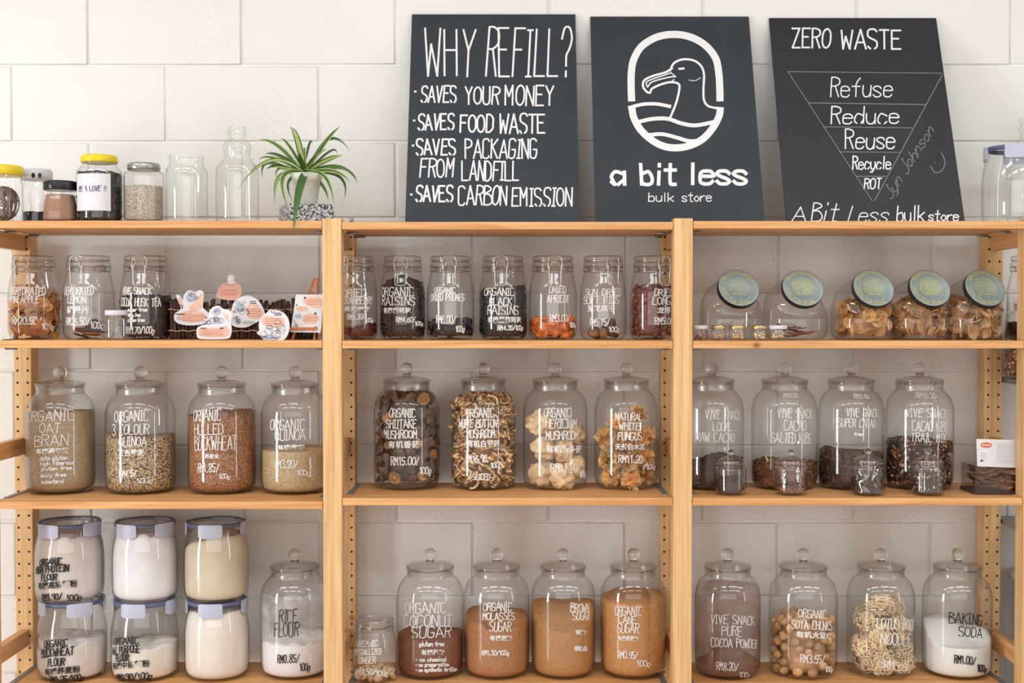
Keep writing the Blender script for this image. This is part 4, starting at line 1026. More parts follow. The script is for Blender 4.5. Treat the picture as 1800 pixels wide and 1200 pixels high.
def ell(cx, cy, rx, ry, n=14): return [(cx + rx * math.cos(2 * PI * k / n), cy + ry * math.sin(2 * PI * k / n)) for k in range(n)]
def scrib(x0, x1, y, n=3, dy=18, ink='print_ink', w=.28, j=2.5):
    out = []
    for i in range(n):
        xx = [x0 + (x1 - x0) * t / 10 * (1 if i % 2 else .92) for t in range(11)]
        out.append((ink, [(x, y + i * dy + rnd.uniform(-j, j)) for x in xx], w))
    return out
def doodle(cx, cy, r, ink='print_ink', k=5):
    out = []
    for i in range(k):
        a, b_ = cx + rnd.uniform(-r, r), cy + rnd.uniform(-r, r); s = rnd.uniform(.2, .5) * r
        e = ell(a, b_, s, s * rnd.uniform(.5, 1), 8); out.append((ink, e + [e[0]], .22))
    return out
flat_card('cut_out_card', [(383, 215 + 130), (560, 300), (600, 235), (690, 212), (780, 235), (808, 300), (795, 370), (740, 405), (600, 395), (540, 370)][1:], .1395, 'plain pink round card standing up behind the others, small white disc on top', 'cut out cards before the basket',
          [('card', ell(700, 200, 40, 36))], scrib(640, 745, 240, 1, ink='orange_print', w=.4) + scrib(590, 765, 300, 3, 22, 'orange_print', .45), None, lean=.0, mat='pink')
b = MB(); pz = at(407, 489, .139); b.lathe([(0, -.001), (.0098, -.001), (.0102, 0), (.0098, .001), (0, .001)], 24); dm = b.mesh('paper_disc', M['card'])
o = new_obj('paper_disc', dm, None, pz); o.rotation_euler = (PI / 2, 0, 0); tag(o, 'small round pale disc fixed above the pink card', 'paper disc')
flat_card('cut_out_card', [(115, 360), (150, 350), (185, 400), (200, 350), (250, 300), (320, 312), (380, 298), (410, 340), (402, 430), (405, 490), (450, 530), (465, 590), (430, 645), (340, 668), (220, 668), (130, 645), (95, 600), (105, 545), (165, 500), (150, 440)], .134,
          'white cut-out card of a cat shape over an oval base, first beside the husk tea', 'cut out cards before the basket',
          [('peach', ell(280, 575, 150, 62)), ('peach', [(335, 400), (390, 330), (398, 470), (300, 520), (250, 480)]), ('peach', [(140, 380), (165, 385), (195, 450), (170, 465), (140, 420)]), ('bluegrey', ell(280, 375, 60, 45))],
          scrib(190, 430, 560, 4, 20, 'orange_print', .35) + scrib(115, 215, 552, 1, w=.8) + scrib(125, 190, 590, 2, 16, 'bluegrey', .6) + doodle(300, 370, 45, k=7) + [('print_ink', [(165, 455), (185, 470), (180, 495)], .8)], None, lean=.0)
flat_card('cut_out_card', [(335, 700), (380, 670), (430, 655), (455, 610), (455, 530), (500, 475), (560, 462), (605, 492), (680, 512), (705, 560), (690, 620), (700, 700), (692, 780), (640, 813), (380, 813), (335, 782)], .035,
          'white cut-out card of a pear shape at the shelf edge, second from the husk tea', 'cut out cards before the basket',
          [('peach', [(365, 705), (560, 690), (640, 670), (665, 700), (660, 785), (380, 785)]), ('peach', [(600, 530), (660, 560), (670, 640), (640, 600)]), ('bluegrey', ell(545, 520, 40, 40)), ('bluegrey', ell(550, 620, 50, 35))],
          scrib(375, 620, 715, 4, 18, 'orange_print', .35) + scrib(370, 440, 700, 1, w=.7) + scrib(580, 620, 700, 1, w=.9) + doodle(550, 580, 70, k=9) + [('print_ink', ell(455, 640, 22, 18, 8), .5)], None, lean=.1)
flat_card('cut_out_card', [(700, 510), (725, 430), (790, 375), (870, 357), (955, 385), (1015, 450), (1055, 555), (1015, 610), (935, 655), (850, 692), (760, 690), (702, 660), (690, 590)], .137,
          'white domed cut-out card covered in line drawings, in the middle of the card row', 'cut out cards before the basket',
          [('peach', [(860, 500), (900, 440), (960, 440), (1015, 500), (1035, 560), (1000, 600), (880, 590)]), ('green_print', ell(880, 640, 70, 20)), ('bluegrey', ell(790, 480, 50, 40))],
          scrib(880, 1010, 500, 4, 24, 'orange_print', .35) + scrib(900, 960, 418, 2, 20, w=.6) + doodle(790, 480, 60, k=9) + doodle(760, 600, 45, k=9) + [('print_ink', [(868, 500), (885, 540), (865, 555)], .6)], None, lean=.0)
flat_card('cut_out_card', [(965, 748), (990, 728), (985, 655), (1012, 580), (1062, 540), (1105, 498), (1160, 505), (1240, 532), (1292, 592), (1312, 680), (1292, 770), (1245, 826), (1140, 822), (1060, 832), (1008, 785)], .03,
          'white round cut-out card with a band of peach, beside the little easel', 'cut out cards before the basket',
          [('peach', [(1012, 600), (1060, 565), (1150, 580), (1240, 590), (1255, 660), (1200, 685), (1040, 670)]), ('bluegrey', ell(1120, 790, 95, 18)), ('card', ell(1130, 520, 20, 18))],
          scrib(1040, 1230, 600, 3, 24, 'orange_print', .35) + scrib(1150, 1225, 540, 2, 18, w=.7) + doodle(1130, 730, 100, k=16) + [('print_ink', ell(1132, 517, 17, 18, 8), .5)], None, lean=.1)
# easel with a card
er = empty('mini_easel', (*at(536, 597, .07)[:2], z2), 'tiny orange wooden easel against the post', 'easel')
M['easel_wood'] = plain('orange_easel_wood', srgb(198, 118, 70), .5, 0, .15, 60)
ex = er.location.x; k = (.07 - CAM.y) / F
def epx(px, py, Y=.07): p = at(px, py, Y); return (p.x - ex, Y - .07, p.z - z2)
b = MB(); b.tube([epx(513, 598), epx(553, 489, .095)], .0035, 4); new_obj('leg', b.mesh('leg', M['easel_wood'], False), er)
b = MB(); b.tube([epx(553, 598), epx(557, 489, .095)], .0035, 4); new_obj('leg', b.mesh('leg', M['easel_wood'], False), er)
b = MB(); b.tube([(.012, .085, .003), epx(556, 495, .10)], .003, 4); new_obj('leg', b.mesh('leg', M['easel_wood'], False), er)
new_obj('ledge', bevel_box('ledge', epx(510, 580)[0], epx(558, 580)[0], -.016, .004, epx(510, 580)[2], epx(510, 575)[2], M['easel_wood'], .0008), er)
flat_card('easel_card', [(1372, 290), (1400, 286), (1510, 287), (1625, 288), (1652, 292), (1655, 400), (1650, 560), (1640, 690), (1600, 694), (1460, 692), (1335, 688), (1325, 670), (1345, 500), (1362, 350)], .056, 'white rectangular card with peach patches resting on the tiny easel', None,
          [('peach', [(1450, 330), (1550, 310), (1640, 330), (1640, 420), (1570, 430), (1470, 390)]), ('peach', [(1375, 430), (1440, 412), (1500, 430), (1490, 460), (1400, 465)]), ('peach', ell(1530, 545, 85, 58)), ('green_print', ell(1385, 620, 25, 22)), ('bluegrey', ell(1400, 520, 35, 25))],
          scrib(1490, 1620, 345, 3, 22, 'orange_print', .3) + scrib(1470, 1600, 525, 3, 20, 'orange_print', .3) + [('print_ink', ell(1465, 322, 6, 6, 6), .9), ('print_ink', ell(1580, 490, 7, 7, 6), .9), ('print_ink', ell(1380, 400, 5, 5, 6), .5), ('print_ink', [(1350, 550), (1375, 600), (1390, 640), (1370, 650), (1410, 650)], .35), ('print_ink', ell(1588, 645, 14, 16, 8), .4)],
          z2 + .0175, lean=.17)
er2 = None

# ------------------------------------------------------------------ slanted biscuit jars on the second shelf
M['gun'] = plain('gunmetal_lid', srgb(146, 160, 160), .45, .2, .08, 60); M['gun_dark'] = plain('gunmetal_lid_side', srgb(62, 66, 68), .4, .6)
def loft(secs, n=44):
    vs = []; fs = []
    for (cx_, cy_, cz, r, tilt, sq) in secs:
        T = Matrix.Rotation(tilt, 3, 'X')
        for k in range(n):
            a = 2 * PI * k / n; c, s = math.cos(a), math.sin(a); e = 1 + sq * (abs(c * s) * 2) ** 2 * .18
            vs.append(Vector((cx_, cy_, cz)) + T @ Vector((r * e * c, r * e * s, 0)))
    for i in range(len(secs) - 1):
        for k in range(n):
            k2 = (k + 1) % n; fs.append((i * n + k, i * n + k2, (i + 1) * n + k2, (i + 1) * n + k))
    fs.append(tuple(range(n))[::-1]); return vs, fs
secs = catmull([(0, 0, .002, .050, 0, .5), (0, 0, .001, .060, 0, .8), (0, 0, .010, .0695, 0, 1), (0, 0, .030, .073, 0, 1), (0, 0, .055, .0735, .05, 1), (0, -.002, .078, .073, .35, .9), (0, -.008, .096, .069, .62, .6),
                (0, -.020, .108, .061, .88, .2), (0, -.034, .115, .0525, 1.05, 0), (0, -.042, .1195, .0495, 1.08, 0), (0, -.052, .125, .0495, 1.08, 0)], 3)
b = MB(); b.add(*loft(secs)); SL_BODY = b.mesh('slant_jar_body', M['glass'])
b = MB(); b.lathe([(.0505, -.012), (.0525, -.012), (.0532, -.009), (.0532, 0.001), (.052, .0035)], 56, mi=1)
b.lathe([(.052, .0035), (.050, .0042), (.0485, .0038), (.0375, .0036), (.0365, .0022), (.0355, .0036), (.034, .0022), (0, .0022)], 56, mi=0); SL_LID = b.mesh('metal_lid', [M['gun'], M['gun_dark']])
SLN = Matrix.Rotation(1.08, 3, 'X')
def slant_jar(cx, lid_px, label, yaw, writ, Y=.165):
    lp = at(lid_px[0], lid_px[1], Y - .06); loc = Vector((lp.x - .062 * math.sin(yaw), Y, z2))
    root = empty('biscuit_jar', loc, label, 'jar', 'slanted biscuit jars with grey lids', rz=yaw)
    new_obj('jar_body', SL_BODY, root)
    lid = new_obj('metal_lid', SL_LID, root, (0, -.0605, .1295)); lid.rotation_euler = (1.08, 0, 0)
    b = MB(); q = random.Random(int(cx))
    rows = writ
    for i in range(rows):                                   # ring of writing around the rim and the lines in the middle
        yy = .020 - i * .040 / max(1, rows - 1); hw = math.sqrt(max(0, .031 ** 2 - yy * yy)) * q.uniform(.75, .95)
        for pl in text_lines(q.choice(['GLUTEN FREE', 'HAND MADE', 'NO EGG NO MILK', 'RICE BROWN', 'CHIA SEED', 'OAT AND NUT']), -hw * 1e4, hw * 1e4, -yy * 1e4, 42):
            vs, fs = ribbon(pl, 4); b.add([(v[0] * 1e-4, -v[1] * 1e-4, .0026) for v in vs], fs)
    for t, a0 in (('ORGANIC CRACKERS', 2.6), ('RM6.50/100g', 5.2)):
        for pl in text_lines(t, 0, 1000, 0, 70):
            vs, fs = ribbon(pl, 5.5)
            b.add([((.0395 + -v[1] * 1e-4) * math.cos(a0 - v[0] / 1000 * 2.1), (.0395 + -v[1] * 1e-4) * math.sin(a0 - v[0] / 1000 * 2.1), .0042) for v in vs], fs)
    new_obj('chalk_writing', b.mesh('chalk_writing', M['yellow_chalk'], False), lid)['label'] = 'yellow chalk writing'
    j = Jar(); j.x, j.y, j.z, j.R, j.pxl = loc.x, Y, z2, .073, cx - 45
    j.rfun = rfun_of([(.055, .002), (.068, .012), (.071, .03), (.071, .06), (.068, .085), (.058, .11), (.045, .13)]); return j
t1 = slant_jar(1283, (1298, 512), 'empty slanted glass jar nearest the post, faint yellow writing on its lid', .12, 4)
t2 = slant_jar(1400, (1411, 512), 'slanted glass jar holding only a few dark strips, thick yellow writing on its lid', .10, 8)
t3 = slant_jar(1518, (1535, 513), 'slanted glass jar of round golden crackers', .12, 6)
t4 = slant_jar(1624, (1634, 513), 'slanted glass jar of small square crackers', .12, 8)
t5 = slant_jar(1722, (1731, 513), 'slanted glass jar of broken flat crackers, before the rear post', .15, 6)
rc = [sheet(circ(.0160, 18, .02, i), .0028, (.25, -.2, .35)[i % 3], FM['crack'], i, .002, 3) for i in range(4)]
sq = [sheet([(-.013, -.011), (0, -.0112), (.013, -.011), (.0132, 0), (.013, .011), (0, .0112), (-.013, .011), (-.0132, 0)], .0032, (.1, -.15, .2)[i % 3], FM['sqr'], i, .002, 3) for i in range(4)]
ir = [sheet([(x * 1.25, y) for x, y in circ(.0165, 11, .28, i)], .0028, (.3, -.3)[i % 2], FM['irr'], i, .006, 3) for i in range(5)]
pack(t3, 'round_cracker', 'round golden cracker in the first full slanted jar', 'cracker', 'round crackers in their jar', rc, .026, .006, lambda x, y: .085 + .35 * max(-.01, y), 110, 41, flat=1.5, gap=.44, core_mat=FM['crack'], depth=.012, cinset=.028)
pack(t4, 'square_cracker', 'small square cracker in the slanted jar between round and broken ones', 'cracker', 'square crackers in their jar', sq, .022, .006, lambda x, y: .088 + .35 * max(-.01, y), 110, 42, flat=1.5, gap=.46, core_mat=FM['sqr'], depth=.011, cinset=.026)
pack(t5, 'broken_cracker', 'irregular broken flat cracker in the last slanted jar', 'cracker', 'broken crackers in their jar', ir, .027, .006, lambda x, y: .088 + .35 * max(-.01, y), 100, 43, flat=1.4, gap=.44, core_mat=FM['irr'], depth=.011, cinset=.028)
strip = [sheet([(-.03, -.005), (0, -.007), (.03, -.004), (.034, 0), (.03, .005), (0, .006), (-.03, .004)], .0022, .12, FM['longan'], i, .005, 2) for i in range(3)]
for i in range(9):
    o = new_obj('dried_strip', strip[i % 3], None, (t2.x + rnd.uniform(-.018, .022), t2.y + rnd.uniform(-.03, .02), z2 + .0075 + i * .0028)); o.rotation_euler = (rnd.uniform(-.15, .15), rnd.uniform(-.15, .15), rnd.uniform(-.6, .6))
    tag(o, 'dark reddish dried strip lying in the second slanted jar', 'dried strip', 'dried strips in the slanted jar')
for i, (xl, xr, lm, lab, fmx) in enumerate(((1217, 1245, 'white_lid', 'tiny glass jar with white lid touching the post', 'nibl'), (1250, 1277, 'brass_lid', 'tiny glass jar of whitish bits with a brass lid', 'nutl'), (1281, 1312, 'brass_lid', 'tiny glass jar of orange bits with a brass lid', 'fung'),
                                           (1320, 1350, 'brass_lid', 'tiny glass jar of pink and cream bits with a brass lid', 'slice'), (1350, 1385, 'white_lid', 'tiny glass jar of cream bits with a white lid, the widest of the five', 'heri'))):
    c = (xl + xr) / 2; h = (xr - xl) / 2 - .5
    m = simple_jar('tiny_sample_jar', c, .05, z2, [(h * .85, 600), (h, 594), (h, 585), (h * .88, 580), (h * .85, 578)], [(h * .95, 578.5), (h * .98, 577.5), (h * .98, 573), (h * .9, 571.5)], M[lm], lab, 28, group='tiny sample jars on the shelf edge')
    for kq in range(9 if i else 3):
        a = kq * 2.4; r = m.R * .45 * math.sqrt(kq / 9)
        o = new_obj('sample_bit', nut[kq % 4] if 'bit0' in MESH else None, None, (m.x + r * math.cos(a), m.y + r * math.sin(a), z2 + .004 + .0022 * kq)) if False else None
    bb = MB(); qq = random.Random(i)
    for kq in range(26):
        mm_ = ico(1, .0042, .0036, .003, .4, 1.2, kq, FM[fmx]); a = qq.uniform(0, 6.3); r = m.R * .68 * math.sqrt(qq.random()); p = Vector((r * math.cos(a), r * math.sin(a), qq.uniform(.005, .020 if i else .012)))
        bb.add([v.co + p for v in mm_.vertices], [tuple(p_.vertices) for p_ in mm_.polygons]); bpy.data.meshes.remove(mm_)
    tag(new_obj('sample_bits', bb.mesh('sample_bits', FM[fmx]), None, (m.x, m.y, z2)), lab.replace('tiny glass jar', 'small bits inside the tiny jar', 1), 'food sample', None, 'stuff')
k11 = jar('clamp', 1768, 1852, .17, z2, 'clamp jar with dark reddish bits cut by the frame edge, past the last slanted jar', phi=-.3)
scatter(k11, 'dark_berries', 'dark reddish dried berries in the jar at the frame edge', 'dried fruit', rais, .009, .008, slope(ph(k11, 568), 0, 0, .005), 700, [FM['raisin'], FM['cran'], FM['nibd']])

# ------------------------------------------------------------------ lowest row
z4 = ZS[4] + 0.0006; HC = .2
Yf = .165
def clipjar(pxl, pxr, z, label, lines=None, clips=(0, PI / 2, PI, -PI / 2)):
    return jar('clip', pxl, pxr, Yf, z, label, lines, 'black_ink', 1.3, clips=clips)
c1b = clipjar(61, 186, z4, 'lower clip lid jar of buckwheat flour, half full, nearest the pierced post', [('ORGANIC', 75, 115, 1135, 12), ('BUCKWHEAT', 70, 125, 1151, 14), ('FLOUR', 81, 109, 1168, 13), ('有機荞麦粉', 75, 137, 1184, 13), ('RM1.25/100g', 82, 144, 1200, 13)], clips=(-1.0, .57, 2.1, 3.7))
c2b = clipjar(191, 312, z4, 'lower clip lid jar of all purpose flour with a sloping top', [('ORGANIC', 199, 240, 1130, 11), ('ALL PURPOSE', 193, 242, 1146, 13), ('FLOUR', 201, 223, 1159, 11), ('有機中筋麵粉', 194, 260, 1173, 13), ('RM0.90/', 200, 236, 1194, 12), ('100g', 239, 263, 1195, 12)], clips=(-.1, 1.4, 3.0, -1.6))
c3b = clipjar(321, 437, z4, 'lower clip lid jar of white flour without writing, filled to its lid', clips=(.0, 1.57, 3.1, -1.5))
c1t = clipjar(57, 182, z4 + HC, 'upper clip lid jar of high protein flour, topmost of the stack by the pierced post', [('ORGANIC', 68, 106, 991, 11), ('HIGH PROTEIN', 61, 117, 1004, 11), ('FLOUR', 71, 97, 1018, 11), ('有機高筋麵粉', 65, 133, 1033, 13), ('RM1.90/', 70, 106, 1053, 11), ('100g', 114, 140, 1057, 11)], clips=(-.4, 1.17, 2.7, -2.0))
c2t = clipjar(194, 312, z4 + HC, 'upper clip lid jar of bright white flour without writing', clips=(-.4, 1.0, 2.7, -2.0))
c3t = clipjar(321, 436, z4 + HC, 'upper clip lid jar of beige flour without writing', clips=(.02, 1.57, 3.1, -1.6))
fl = lambda n, c: plain(n, srgb(*c), .95, 0, .035, 25, .15, .1)
FLW, FLG, FLB, FLC = fl('white_flour', (242, 240, 244)), fl('greyish_flour', (222, 212, 206)), fl('beige_flour', (218, 204, 180)), fl('cream_flour', (240, 232, 222))
contents(c1b, 'buckwheat_flour', 'greyish flour in the lower jar by the pierced post', 'flour', slope(ph(c1b, 1120), .04, 0, .012), fl('buckwheat_flour', (226, 216, 212)))
contents(c2b, 'wheat_flour', 'white flour sloping up in the lower middle clip jar', 'flour', lambda x, y: ph(c2b, 1130) + .12 * max(0, x) + .010 * noise.noise(Vector((x * 40, y * 40, 2))), fl('plain_flour', (234, 226, 216)))
contents(c3b, 'wheat_flour', 'cream white flour filling the lower clip jar without writing', 'flour', slope(.172, 0, 0, .006), FLC)
contents(c1t, 'protein_flour', 'pale greyish flour in the topmost jar by the pierced post', 'flour', slope(.165, 0, 0, .006), FLG)
contents(c2t, 'white_flour', 'bright white flour in the upper middle clip jar', 'flour', slope(.168, 0, 0, .010), FLW)
contents(c3t, 'beige_flour', 'beige flour in the upper jar without writing', 'flour', lambda x, y: .168 - .035 * max(0, -x / .08) + .004 * math.sin(x * 90), FLB)
r1 = jar('big', 456, 578, .185, z4, 'tall glass jar of rice flour with black writing, beside the stacked clip jars', [('RICE', 490, 520, 1094, 23), ('FLOUR', 481, 522, 1118, 23), ('RM0.85/', 486, 523, 1164, 14), ('100g', 525, 542, 1179, 13)], 'black_ink', 1.0)
contents(r1, 'rice_flour', 'white rice flour in the tall jar beside the clip jars', 'flour', slope(ph(r1, 1118), .02, 0, .014), FLW)
k12 = jar('clamp', 618, 697, .125, z4, 'short clamp jar of crystallized ginger, smallest on the lowest shelf', [('ORGANIC', 626, 662, 1136, 10), ('CRYSTALLIZED', 622, 668, 1150, 10), ('GINGER', 629, 659, 1165, 11), ('RM14.50/', 624, 659, 1185, 10), ('100g', 660, 680, 1188, 10)], zs=.74, phi=-.45)
gin = [ico(2, .012, .010, .008, .5, 1.4, s, fm('crystallised_ginger_%d' % s, (214 + 6 * s, 186, 150), .6)) for s in range(2)]
pack(k12, 'ginger_piece', 'pale sugared ginger piece in the short clamp jar', 'ginger', 'ginger pieces in the short jar', gin, .018, .006, slope(.022, 0, 0, .004), 20, 51, gap=.8)
Y4 = .185
r2 = jar('big', 696, 815, Y4, z4, 'glass jar of dark reddish coconut sugar with small script below its title', [('ORGANIC', 712, 782, 1077, 18), ('COCONUT', 711, 792, 1100, 20), ('SUGAR', 724, 790, 1120, 18), ('gluten free', 737, 779, 1135, 8), ('有機椰糖', 740, 780, 1151, 10), ('- no chemical', 730, 783, 1162, 7), ('- no preservative', 730, 787, 1171, 7), ('- no synthetic fertilizer', 730, 803, 1180, 7)], thick=.95)
r3 = jar('big', 815, 931, Y4, z4, 'glass jar of mid brown molasses sugar with a notched top', [('ORGANIC', 850, 898, 1073, 14), ('MOLASSES', 849, 903, 1089, 13), ('SUGAR', 861, 897, 1109, 17), ('有機蔗糖', 861, 900, 1126, 10), ('RM1.30/100g', 848, 894, 1151, 8)])
r4 = jar('big', 934, 1047, Y4, z4, 'glass jar of light brown sugar scooped into a hollow', [('BROWN', 1003, 1035, 1075, 15), ('SUGAR', 1007, 1035, 1089, 14), ('黄糖', 1011, 1031, 1115, 9), ('RM0.65', 1010, 1031, 1143, 8)])
r5 = jar('big', 1056, 1172, Y4, z4, 'glass jar of golden cane sugar, fullest of the sugar jars', [('ORGANIC', 1083, 1128, 1081, 15), ('CANE', 1090, 1118, 1095, 12), ('SUGAR', 1087, 1123, 1112, 16), ('有機原蔗糖', 1088, 1123, 1127, 10), ('RM0.95/', 1088, 1122, 1157, 12), ('100g', 1121, 1143, 1170, 10)])
sg = lambda n, c: plain(n, srgb(*c), .85, 0, .12, 90, .5, .2, 500)
contents(r2, 'coconut_sugar', 'dark reddish brown coconut sugar', 'sugar', lambda x, y: ph(r2, 1114) + .10 * max(x, 0) - .05 * abs(y) + .01 * math.exp(-((x + .05) / .03) ** 2), sg('coconut_sugar', (134, 84, 64)))
contents(r3, 'molasses_sugar', 'mid brown molasses sugar with a notch in its surface', 'sugar', lambda x, y: ph(r3, 1090) + (.012 if x < -.03 else 0) + .10 * max(0, x - .01) + .25 * max(-.02, min(y, .05)), sg('molasses_sugar', (178, 124, 82)))
contents(r4, 'brown_sugar', 'light brown sugar scooped hollow in front', 'sugar', lambda x, y: ph(r4, 1085) - .02 + .012 * abs(x) / .08 + .5 * max(0, y + .07) * (1 if y < .03 else 0) + (.05 if y >= .03 else 0), sg('light_brown_sugar', (184, 134, 84)))
contents(r5, 'cane_sugar', 'coarse golden cane sugar', 'sugar', slope(ph(r5, 1047), .02, .06, .003), sg('golden_cane_sugar', (200, 144, 88)))
r6 = jar('big', 1222, 1339, Y4, z4, 'glass jar dusted brown inside with cocoa powder at the bottom', [('VIVE SNACK', 1252, 1326, 1096, 15), ('PURE', 1271, 1305, 1117, 17), ('COCOA POWDER', 1253, 1331, 1137, 15), ('RM8.20/', 1262, 1299, 1178, 14), ('100g', 1302, 1322, 1190, 10)], thick=.8)
r7 = jar('big', 1353, 1475, Y4, z4, 'glass jar of round tan soya chunks', [('ORGANIC', 1406, 1453, 1085, 14), ('SOYA CHUNKS', 1395, 1463, 1105, 15), ('有机大豆块', 1402, 1463, 1121, 12), ('RM3.55/', 1410, 1451, 1164, 14), ('100g', 1453, 1466, 1178, 9)])
r8 = jar('big', 1490, 1612, Y4, z4, 'glass jar crammed with curly pale noodle nests', [('LOTUS ROOT', 1544, 1608, 1104, 18), ('NOODLE', 1551, 1602, 1132, 20), ('RM3.60', 1558, 1600, 1176, 15)])
r9 = jar('big', 1623, 1748, Y4, z4, 'glass jar of white baking soda with black writing', [('BAKING', 1672, 1728, 1096, 18), ('SODA', 1689, 1728, 1118, 17), ('RM1.00/', 1682, 1718, 1166, 14), ('100g', 1722, 1738, 1177, 12)], 'black_ink', 1.15)
contents(r6, 'cocoa_powder', 'brown cocoa powder low in its dusted jar', 'cocoa powder', lambda x, y: ph(r6, 1162) + .03 * math.exp(-((x - .02) / .04) ** 2), fm('cocoa_powder', (112, 78, 66), .95, .08))
def dust(c, name):
    m = bpy.data.materials.new(name); m.use_nodes = True; nt = m.node_tree; L = nt.links.new; nt.nodes.clear(); out = N(nt, 'ShaderNodeOutputMaterial')
    tc = N(nt, 'ShaderNodeTexCoord'); no = N(nt, 'ShaderNodeTexNoise', i_Scale=22.0, i_Detail=6.0); L(tc.outputs['Object'], no.inputs['Vector'])
    mr = N(nt, 'ShaderNodeMapRange', i_1=.38, i_2=.72, i_3=.15, i_4=.68); L(no.outputs[0], mr.inputs[0])
    tr = N(nt, 'ShaderNodeBsdfTransparent'); d = N(nt, 'ShaderNodeBsdfDiffuse'); d.inputs[0].default_value = c; mx = N(nt, 'ShaderNodeMixShader')
    L(mr.outputs[0], mx.inputs[0]); L(tr.outputs[0], mx.inputs[1]); L(d.outputs[0], mx.inputs[2]); L(mx.outputs[0], out.inputs[0]); return m
def film(j, zlo, zhi, mat, label):
    b = MB(); b.lathe([(max(.01, j.rfun(zlo + (zhi - zlo) * i / 12) - .0012), zlo + (zhi - zlo) * i / 12) for i in range(13)], 48)
    o = new_obj('powder_film', b.mesh('powder_film', mat), j.root); o['label'] = label; o['kind'] = 'stuff'
film(r6, .03, .225, dust(srgb(150, 116, 102), 'cocoa_dust_film'), 'brown dust clinging to the glass')
film(r1, .09, .215, dust(srgb(222, 220, 222), 'flour_dust_film'), 'white dust clinging to the glass')
contents(r9, 'baking_soda', 'white baking soda with a hump on one side', 'baking soda', lambda x, y: ph(r9, 1142, True) + (.055 * max(0, min(1, (y + .05) / .07))) * (1 - .45 * max(0, min(1, (x + .02) / .05))) , fl('baking_soda', (240, 242, 240)))
so = [ico(2, .0125, .012, .0115, .16, 2.2, s, FM['soya']) for s in range(5)]
pack(r7, 'soya_chunk', 'round tan dried soya chunk', 'soya chunk', 'soya chunks in their jar', so, .0225, .006, slope(ph(r7, 1082), 0, 0, .004), 130, 61, gap=.9, core_mat=FM['soya'], depth=.0125, cinset=.03, smin=.9, smax=1.08)
def nest(seed):
    q = random.Random(seed); b = MB(); R = .036
    for k in range(54):
        d = Vector((q.gauss(0, 1), q.gauss(0, 1), q.gauss(0, 1))).normalized(); e = d.orthogonal().normalized(); e = Matrix.Rotation(q.uniform(0, 6.3), 3, d) @ e
        pts = []; r = R * q.uniform(.7, 1.0); wv = q.uniform(4, 7); a0 = q.uniform(0, 6.3); ln = q.uniform(1.2, 2.4); f = d.cross(e)
        for i in range(14):
            a = a0 + ln * i / 13; side = .16 * math.sin(wv * a * 2)
            p = (e * math.cos(a) + f * math.sin(a) + d * (side + .25)).normalized() * r * (1 + .08 * math.cos(wv * a * 2)); pts.append((p.x, p.y, p.z * .72))
        b.tube(pts, .0017, 4)
    b.lathe([(0, -.014), (.015, -.011), (.022, 0), (.015, .011), (0, .014)], 10)
    return b.mesh('noodle_nest', FM['nood'])
nn = [nest(i) for i in range(3)]
for k, (px, py, yy, s) in enumerate(((1548, 1062, .16, 1.05), (1568, 1070, .20, 1), (1524, 1085, .165, 1.0), (1580, 1102, .17, 1.0), (1546, 1118, .145, 1.02), (1518, 1135, .17, .95), (1582, 1145, .17, 1), (1550, 1162, .15, 1.05), (1520, 1182, .17, 1), (1582, 1186, .17, 1), (1550, 1200, .15, .9), (1550, 1098, .235, 1.05), (1550, 1150, .235, 1.05), (1550, 1198, .225, .95))):
    p = at(px, py, yy); p.z = max(p.z, z4 + .034); o = new_obj('noodle_nest', nn[k % 3], None, p); o.rotation_euler = (k * 1.7, k * 1.1, k * .6); o.scale = (s * 1.02,) * 3
    tag(o, 'curly pale nest of dried noodles in the jar beside the baking soda', 'noodle nest', 'noodle nests in their jar')

# acrylic box of cocoa bark with an info card
ax0 = at(1714, 870, .06).x; ax1 = at(1818, 870, .06).x; aH = .070
ab = empty('acrylic_box', ((ax0 + ax1) / 2, .11, z3), 'clear box of rough brown bark pieces at the shelf end', 'box'); hw = (ax1 - ax0) / 2
b = MB(); t = .0015
for a in ((-hw, hw, -.05, -.05 + t, 0, aH), (-hw, hw, .05 - t, .05, 0, aH), (-hw, -hw + t, -.05 + t, .05 - t, 0, aH), (hw - t, hw, -.05 + t, .05 - t, 0, aH)): b.box(*a)
new_obj('box_wall', b.mesh('box_wall', M['acrylic'], False), ab)
new_obj('base', bevel_box('base', -hw - .002, hw + .002, -.052, .052, 0, .008, plain('dark_box_base', srgb(66, 52, 50), .4), .001), ab)
bkm = [sheet([(x * 1.5, y * .8) for x, y in circ(.02, 9, .25, i)], .006, .3, FM['cin'], i, .012, 3) for i in range(5)]
q = random.Random(9)
for i in range(34):
    p = Vector((ab.location.x + q.uniform(-hw + .026, hw - .026), .11 + q.uniform(-.032, .03) if i > 14 else .078 + q.uniform(0, .006), z3 + .014 + (i % 15) * .0036))
    o = new_obj('bark_piece', bkm[i % 5], None, p); o.rotation_euler = (q.uniform(-.3, .5), q.uniform(-.3, .3), q.uniform(-.5, .5)); tag(o, 'rough brown bark piece in the clear box', 'bark', 'bark pieces in the clear box')
flat_card('info_card', [(1717, 776), (1793, 778), (1794, 827), (1718, 824)], .058,
          'white info card with an orange badge set on the clear bark box', None, [('orange_print', ell(1734, 787, 10, 5))],
          scrib(1752, 1788, 785, 10, 3.6, 'bluegrey', .3, .2) + scrib(1724, 1734, 801, 3, 4.5, 'bluegrey', .4, .2) + [('card', [(1727, 787), (1741, 787)], .8)] + [('print_ink', [(1724, 814), (1727, 814)], 1.3)], z3 + aH - .004, lean=.03, sc_=1.0, off=(0, 0))

